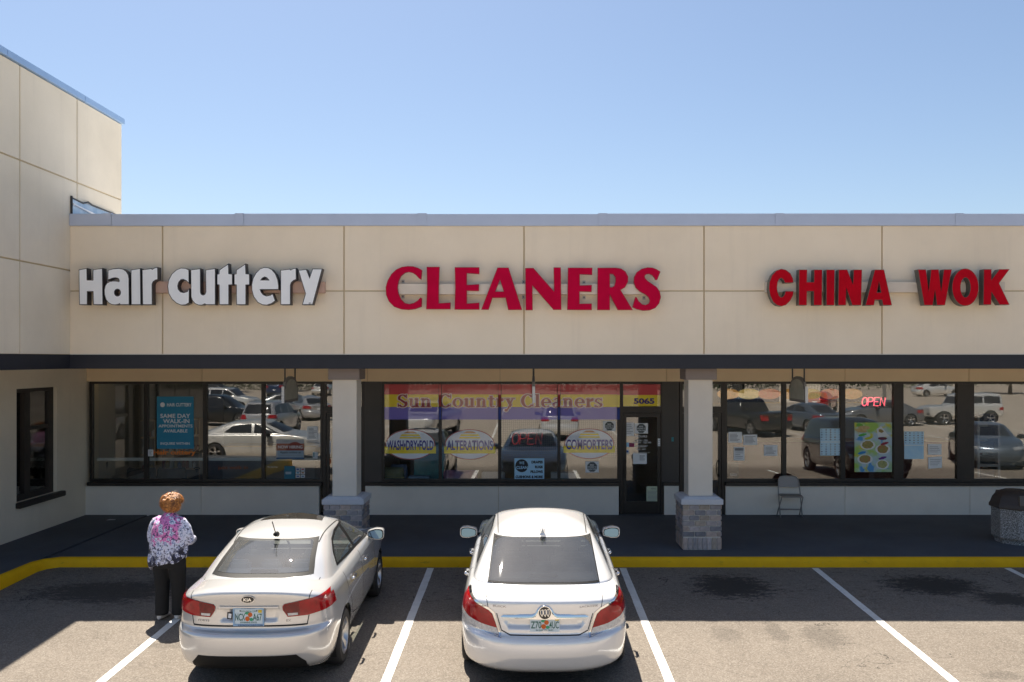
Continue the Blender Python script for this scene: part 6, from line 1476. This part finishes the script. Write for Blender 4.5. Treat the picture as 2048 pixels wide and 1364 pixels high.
def ellring(cx, cy, z, rx, ry, n=28, f=None):
    return [(cx + rx * math.cos(i * 2 * math.pi / n), cy + ry * math.sin(i * 2 * math.pi / n), z + (f(i * 2 * math.pi / n) if f else 0)) for i in range(n)]
PX, PY = -4.66, 11.12
pe = thing('person', 'person with short auburn hair, floral tunic and black trousers looking down', 'person', (PX, PY, gz(PY)), R(-8))
SKIN = pbr('skin', (.60, .36, .25), .5, c2=(.54, .31, .21), ns=20)
HX, HY = .03, .07                              # head leans forward
# continuous body: pelvis > legs, spine > head, arms > hands with fingers
J = lambda x, y, z, r_: (x, y, z, r_)
pel = J(0, 0, .86, .16); chest = J(0, .01, 1.22, .15); neck = J(.01, .035, 1.385, .062)
arms = []
for s in (-1, 1):
    sh_ = J(s * .17, .01, 1.30, .058); el_ = J(s * .268, .04, 1.05, .044); wr_ = J(s * .17, .26, 1.03, .030); pm = J(s * .125, .315, 1.045, .034)
    arms.append([chest, sh_, J(s * .225, .02, 1.19, .05), el_, J(s * .235, .15, 1.04, .038), wr_, pm])
    for i, (dx, ln) in enumerate(((-.03, .060), (-.01, .072), (.012, .068), (.032, .052))):
        bx = s * .125 - s * .012; arms.append([pm, J(bx + s * dx * .9, .345, 1.05 + .004 * i, .0095), J(bx + s * dx - s * .01, .345 + ln * .5, 1.042, .009), J(bx + s * dx - s * .02, .345 + ln * .75, 1.018, .008), J(bx + s * dx - s * .02, .345 + ln * .72, .998, .0065)])
    arms.append([pm, J(s * .105, .32, 1.065, .012), J(s * .085, .345, 1.075, .010), J(s * .075, .37, 1.07, .008)])
legs = [[pel, J(s * .10, 0, .78, .125), J(s * .105 + (.0 if s < 0 else .015), .02, .46, .075), J(s * .10 + (.0 if s < 0 else .02), .0 + (.06 if s > 0 else 0), .09, .045), J(s * .105 + (0 if s < 0 else .02), .10 + (.06 if s > 0 else 0), .04, .035), J(s * .108 + (0 if s < 0 else .02), .17 + (.06 if s > 0 else 0), .03, .026)] for s in (-1, 1)]
spine = [pel, J(0, 0, 1.04, .155), chest, J(.005, .02, 1.335, .10), neck, J(HX - .01, HY - .02, 1.46, .058), J(HX, HY, 1.53, .082), J(HX, HY, 1.60, .072), J(HX, HY - .005, 1.64, .035)]
body = link('body', skin([spine] + arms + legs, 0, 2, 'body'), SKIN, pe)
# face: nose, lips, ears, eyes
k = MB(); k.loft([[(HX - .012, HY + .085, 1.545), (HX + .012, HY + .085, 1.545), (HX, HY + .075, 1.555)], [(HX - .018, HY + .088, 1.505), (HX + .018, HY + .088, 1.505), (HX, HY + .112, 1.51)], [(HX - .012, HY + .084, 1.498), (HX + .012, HY + .084, 1.498), (HX, HY + .095, 1.498)]]); k.build('nose', SKIN, pe, smooth=True)
k = MB(); k.tube([(HX - .026, HY + .078, 1.478), (HX, HY + .086, 1.480), (HX + .026, HY + .078, 1.478)], [.003, .007, .003], 8); k.build('mouth', pbr('lips', (.45, .16, .14), .5), pe, smooth=True)
for s in (-1, 1):
    k = MB(); k.loft([[(HX + s * (.080 + q), HY - .005 + rr * .55 * math.cos(a * .5236), 1.525 + rr * math.sin(a * .5236)) for a in range(12)] for q, rr in ((0, .03), (.012, .032), (.014, .02))]); k.build('ear', SKIN, pe, smooth=True)
    k = MB(); bmesh.ops.create_uvsphere(k.bm, u_segments=10, v_segments=8, radius=.012, matrix=Matrix.Translation((HX + s * .03, HY + .072, 1.545))); k.build('eye', pbr('eye_white', (.7, .7, .68), .3), pe, smooth=True)
# sunglasses
k = MB()
for s in (-1, 1):
    k.prism([(HX + s * .034 + .03 * math.cos(a * .5236), HY + .094, 1.543 + .022 * math.sin(a * .5236)) for a in range(12)], (0, .005, 0)); k.tube([(HX + s * .062, HY + .09, 1.55), (HX + s * .090, HY + .04, 1.548), (HX + s * .09, HY - .02, 1.542)], [.012, .008, .004], 8)
k.build('sunglasses', pbr('shade_black', (.012, .012, .014), .15), pe, smooth=True, ang=40)
# hair: layered short bob of many tapered locks over a solid base
def hairmat():
    m = newmat('hair_auburn'); t = NT(m); o = t.n('ShaderNodeOutputMaterial'); b = t.n('ShaderNodeBsdfPrincipled', {'Roughness': .42, 'Specular IOR Level': .6}); t.t.links.new(b.outputs[0], o.inputs[0])
    p = t.n('ShaderNodeTexCoord').outputs['Object']; c = t.mix(t.ramp(t.noise(34, 3, p), .38, .62), (.27, .085, .016), (.74, .31, .065)); c = t.mix(t.math('MULTIPLY', t.ramp(t.noise(20, 2, p), .5, .65), .7), c, (.12, .035, .008)); t.t.links.new(c, b.inputs['Base Color']); return m
HM = hairmat()
hb = bmesh.new(); bmesh.ops.create_icosphere(hb, subdivisions=4, radius=1.0)
hc = Vector((HX, HY - .022, 1.548))
for v in list(hb.verts):
    d = v.co.normalized(); q = noise.fractal(d * 3.0 + Vector((3, 1, 7)), .8, 2.2, 4) * .10 + noise.noise(d * 5) * .08
    r_ = Vector((.112, .110, .094)) * (1 + q)
    z = d.z * r_.z
    if d.z < -.1: z *= 1.10
    v.co = hc + Vector((d.x * r_.x * (1.0 if d.z < .3 else .98), d.y * r_.y, z))
kill = [v for v in hb.verts if v.co.y > HY + .055 and v.co.z < 1.60] + [v for v in hb.verts if v.co.z < 1.425]
bmesh.ops.delete(hb, geom=kill, context='VERTS')
rr_ = random.Random(5)
for i in range(2400):
    d = Vector((rr_.gauss(0, 1), rr_.gauss(-.25, 1), rr_.gauss(.15, .9))).normalized()
    if d.y > .45 and d.z < .4: continue
    if d.z < -.85: continue
    q0 = 1 + noise.fractal(d * 3.0 + Vector((3, 1, 7)), .8, 2.2, 4) * .16 + noise.noise(d * 5) * .14
    p0 = hc + Vector((d.x * .116, d.y * .114, d.z * .096)) * q0 * rr_.uniform(.96, 1.10)
    sw2 = .6 * math.sin(d.x * 9 + d.z * 7) + .4 * math.sin(d.y * 13)
    tan = Vector((d.x * .6 + sw2 * .55 + rr_.gauss(0, .14), d.y * .6 + rr_.gauss(0, .14), -.9 + rr_.gauss(0, .15))); tan = (tan - d * tan.dot(d)).normalized(); w_ = d.cross(tan)
    L_ = rr_.uniform(.06, .12); wd2 = rr_.uniform(.004, .010); cu = rr_.uniform(.010, .040); sw_ = rr_.uniform(-.010, .010); pts = []
    for j in range(5):
        t = j / 4; c_ = p0 + tan * (L_ * t) + d * (cu * math.sin(t * 2.6) + .004) - d * (L_ * t) ** 2 * 1.2 + w_ * (sw_ * math.sin(t * 3.0)); ww = wd2 * (1 - t * .85)
        pts.append([hb.verts.new(c_ - w_ * ww), hb.verts.new(c_ + d * ww * .6), hb.verts.new(c_ + w_ * ww)])
    for a, c in zip(pts[:-1], pts[1:]):
        for j in range(2): hb.faces.new((a[j], a[j + 1], c[j + 1], c[j]))
Rh = Matrix.Translation((HX, HY, 0)) @ Matrix.Rotation(R(-34), 4, 'Z') @ Matrix.Translation((-HX, -HY, 0))   # the head is turned to the right
bmesh.ops.transform(hb, matrix=Rh, verts=hb.verts)
for o_ in pe.children:
    if o_.name.split('.')[0] in ('nose', 'mouth', 'ear', 'eye', 'sunglasses'): o_.data.transform(Rh)
bmesh.ops.transform(hb, matrix=Matrix.Translation(hc) @ Matrix.Diagonal((.93, .93, .95, 1)) @ Matrix.Translation(-hc), verts=hb.verts)
me = bpy.data.meshes.new('hair'); hb.to_mesh(me); hb.free(); me.shade_smooth(); link('hair', me, HM, pe)
# tunic: torso and sleeves fused into one cloth surface with a slanting hem
def hem(a):       # a = angle round the body; camera side is -y (a = -90 deg), the left (-x) hangs lowest
    x = math.cos(a); y = math.sin(a)
    return -.115 * max(0, -x - .05) - .055 * max(0, -math.sin(a * 2 + .6)) + .03 * x + .022 * math.sin(a * 5 + 1) + .012 * math.sin(a * 9)
bmv = bmesh.new(); tb = MB(); tb.bm.free(); tb.bm = bmv
def fold(a, z, k_): return k_ * (math.sin(a * 7 + z * 9) + .6 * math.sin(a * 11 - z * 14))
rings = []
for z, rx, ry, cy, k_ in ((.80, .255, .20, -.005, .012), (.86, .262, .205, -.005, .011), (.95, .262, .205, .0, .010), (1.05, .258, .195, .0, .008), (1.14, .252, .185, .0, .006), (1.22, .243, .172, .0, .005), (1.29, .208, .150, .005, .003), (1.335, .160, .122, .012, .002), (1.365, .125, .098, .02, .001), (1.392, .082, .078, .03, 0), (1.415, .072, .070, .038, 0)):
    n = 48; rg = []
    for i in range(n):
        a = i * 2 * math.pi / n; q = fold(a, z, k_)
        rg.append(((rx + q) * math.cos(a), cy + (ry + q) * math.sin(a), z + (hem(a) * max(0, 1 - (z - .80) / .34))))
    rings.append(rg)
tb.loft(rings)
for s in (-1, 1):
    pts = [(s * .12, .01, 1.30), (s * .175, .012, 1.275), (s * .225, .02, 1.20), (s * .255, .03, 1.115), (s * .268, .05, 1.045), (s * .255, .12, 1.03), (s * .22, .19, 1.03), (s * .195, .225, 1.03)]
    tb.tube(pts, [.080, .082, .076, .072, .070, .066, .060, .054], 18)
tm = modmesh(bmv, [('REMESH', dict(mode='VOXEL', voxel_size=.011)), ('SMOOTH', dict(factor=.6, iterations=5))], 'tunic'); bmv.free()
for v in tm.vertices:
    c_ = v.co; w_ = noise.fractal(Vector((c_.x * 9, c_.y * 9, c_.z * 5)), .9, 2, 3)
    nn = Vector((c_.x, c_.y, 0)).normalized() if abs(c_.x) + abs(c_.y) > .01 else Vector((0, 0, 0)); v.co += nn * (w_ * .012 + .006 * math.sin(math.atan2(c_.y, c_.x) * 13 + c_.z * 6) * max(0, min(1, (1.25 - c_.z) * 3)))
def floral():
    m = newmat('floral_cloth'); t = NT(m); o = t.n('ShaderNodeOutputMaterial'); b = t.n('ShaderNodeBsdfPrincipled', {'Roughness': .75, 'Sheen Weight': .2}); t.t.links.new(b.outputs[0], o.inputs[0])
    p = t.n('ShaderNodeTexCoord').outputs['Object']; xyz = t.n('ShaderNodeSeparateXYZ', {0: p})
    wv = t.n('ShaderNodeVectorMath', {0: p, 1: t.n('ShaderNodeVectorMath', {0: t.n('ShaderNodeTexNoise', {'Vector': p, 'Scale': 22.0, 'Detail': 2.0}).outputs['Color'], 3: .035}, operation='SCALE').outputs[0]}, operation='ADD').outputs[0]
    v1 = t.n('ShaderNodeTexVoronoi', {'Vector': wv, 'Scale': 14.0}); d1 = v1.outputs['Distance']
    v2 = t.n('ShaderNodeTexVoronoi', {'Vector': wv, 'Scale': 48.0}); d2 = v2.outputs['Distance']
    zone = t.math('ADD', xyz.outputs[2], t.math('MULTIPLY_ADD', t.noise(9, 3, p), .5, -.12))
    side = t.math('ABSOLUTE', xyz.outputs[0])
    pinkz = t.math('MULTIPLY', t.ramp(zone, 1.16, 1.22), t.ramp(side, .235, .19))
    darkz = t.n('ShaderNodeMapRange', {0: t.math('ADD', zone, t.math('MULTIPLY', side, -.55)), 1: 1.03, 2: .90}).outputs[0]
    bgc = t.mix(pinkz, (.72, .72, .87), (.76, .22, .52)); bgc = t.mix(darkz, bgc, (.018, .018, .035))
    petal = t.math('LESS_THAN', t.math('ADD', d1, t.math('MULTIPLY', d2, .30)), .60)
    col = t.mix(petal, bgc, (.80, .81, .93))
    leaf = t.math('MULTIPLY', t.math('GREATER_THAN', t.noise(34, 3, wv), .56), t.math('GREATER_THAN', d1, .40))
    col = t.mix(t.math('MULTIPLY', leaf, .9), col, (.03, .035, .10))
    col = t.mix(t.math('LESS_THAN', d1, .14), col, (.03, .04, .13))
    spk = t.math('MULTIPLY', t.math('GREATER_THAN', d2, .46), t.math('LESS_THAN', d1, .42)); col = t.mix(t.math('MULTIPLY', spk, .7), col, (.16, .20, .42))
    t.t.links.new(col, b.inputs['Base Color']); return m
link('tunic', tm, floral(), pe)
# trousers: waist and two legs fused
bmv = bmesh.new(); tb = MB(); tb.bm.free(); tb.bm = bmv
tb.loft([ellring(0, 0, z, rx, ry) for z, rx, ry in ((.70, .205, .155), (.78, .222, .172), (.88, .225, .178), (.98, .205, .16))])
for s in (-1, 1):
    o2 = 0 if s < 0 else .02; oy = 0 if s < 0 else .05
    tb.loft([ellring(s * cx_ + o2 * q, cy_ + oy * (1 - z), z, rx, ry, 20) for z, cx_, cy_, rx, ry, q in ((.06, .100, .0, .082, .092, 1), (.09, .100, .0, .086, .096, 1), (.25, .102, .005, .088, .098, 1), (.45, .104, .012, .094, .104, .7), (.62, .106, .006, .108, .122, .4), (.78, .106, 0, .118, .138, .1))])
trm = modmesh(bmv, [('REMESH', dict(mode='VOXEL', voxel_size=.012)), ('SMOOTH', dict(factor=.5, iterations=4))], 'trousers'); bmv.free()
for v in trm.vertices:
    c_ = v.co; v.co += Vector((math.copysign(1, c_.x) * .5, math.copysign(1, c_.y + .001), 0)) * noise.noise(Vector((c_.x * 8, c_.y * 8, c_.z * 11))) * .006
link('trousers', trm, pbr('trouser_black', (.012, .012, .013), .85), pe)
for s in (-1, 1):
    o2 = 0 if s < 0 else .02; oy = 0 if s < 0 else .05
    bmv = bmesh.new(); tb = MB(); tb.bm.free(); tb.bm = bmv
    tb.loft([[(s * .103 + o2 + rx * math.cos(a * .3491), oy + y_ + .0 * a, .0 + z0 + hz * (.5 + .5 * math.sin(a * .3491))) for a in range(18)] for y_, rx, z0, hz in ((-.085, .018, .012, .04), (-.075, .036, .003, .085), (-.02, .043, .002, .095), (.05, .046, .002, .085), (.11, .050, .002, .065), (.16, .042, .002, .05), (.185, .018, .01, .03))])
    sm = modmesh(bmv, [('SUBSURF', dict(levels=1, render_levels=1))], 'shoe'); bmv.free(); link('shoe', sm, pbr('shoe_white', (.62, .60, .58), .5), pe)

pe.scale = (.95, .96, .985)
# ------------------------------------------------------------------ planting along the far side of the lot (mirrored at the top of the glass)
LEAF = [pbr('leaf%d' % i, c, .6, c2=tuple(q * .6 for q in c), ns=1.5) for i, c in enumerate(((.05, .085, .022), (.075, .10, .03), (.04, .065, .02)))]
BARK = pbr('bark', (.12, .09, .065), .9)
def leafmass(n, rx, ry, rz, seed, size):
    rr = random.Random(seed); vs = []; fs = []
    cl = [(rr.uniform(-1, 1), rr.uniform(-1, 1), rr.uniform(-.8, 1), rr.uniform(.25, .5)) for _ in range(16)]
    for i in range(n):
        c = cl[rr.randrange(16)]; d = Vector((rr.gauss(0, 1), rr.gauss(0, 1), rr.gauss(0, 1))).normalized() * c[3] * rr.uniform(.6, 1)
        p = Vector(((c[0] * .7 + d.x) * rx, (c[1] * .7 + d.y) * ry, (c[2] * .7 + d.z) * rz))
        u = Vector((rr.gauss(0, 1), rr.gauss(0, 1), rr.gauss(0, 1))).normalized(); w = u.orthogonal().normalized(); s = size * rr.uniform(.6, 1.3); b0 = len(vs)
        vs += [p - u * s, p + w * s * .5, p + u * s, p - w * s * .5]; fs.append((b0, b0 + 1, b0 + 2, b0 + 3))
    me = bpy.data.meshes.new('crown'); me.from_pydata(vs, [], fs); return me
spots = [(-34, -60, 4.2, 'leafy tree mirrored at the top left of the salon glass'), (-27, -63, 3.6, 'second leafy tree along the far lot edge'), (-9, -62, 4.6, 'broad tree across the lot behind the cleaners reflection'), (5, -64, 4.0, 'tree across the lot straight behind the cleaners'), (30, -62, 4.0, 'tree across the lot behind the red sedan'), (47, -57, 3.4, 'low tree mirrored in the last restaurant pane'), (53, -58, 3.8, 'spreading tree at the far right of the lot edge')]
for i, (x, y, h, lab) in enumerate(spots):
    t = thing('leafy_tree', lab, 'tree', (x, y, gz(y)), i * .9, 'trees along the far lot edge')
    k = MB(); k.tube([(0, 0, 0), (.05, .03, 1.0), (0, .05, h * .55), (.1, 0, h * .8)], [.20, .15, .12, .05], 8)
    for a in range(4): k.tube([(0, .03, 1.2 + .2 * a), (.9 * math.cos(a * 1.6), .9 * math.sin(a * 1.6), h * .6)], [.08, .03], 6)
    k.build('trunk', BARK, t, smooth=True)
    c = link('crown', leafmass(2600, 2.6, 2.6, h * .42, i, .17), LEAF[i % 3], t); c.location = (0, 0, h * .72)
me = leafmass(9000, 60, 1.2, .9, 77, .16)
o = tag(link('hedge', me, LEAF[0]), 'low green hedge along the far edge of the lot', 'hedge', kind='stuff'); o.location = (5, -68, gz(-68) + .6)
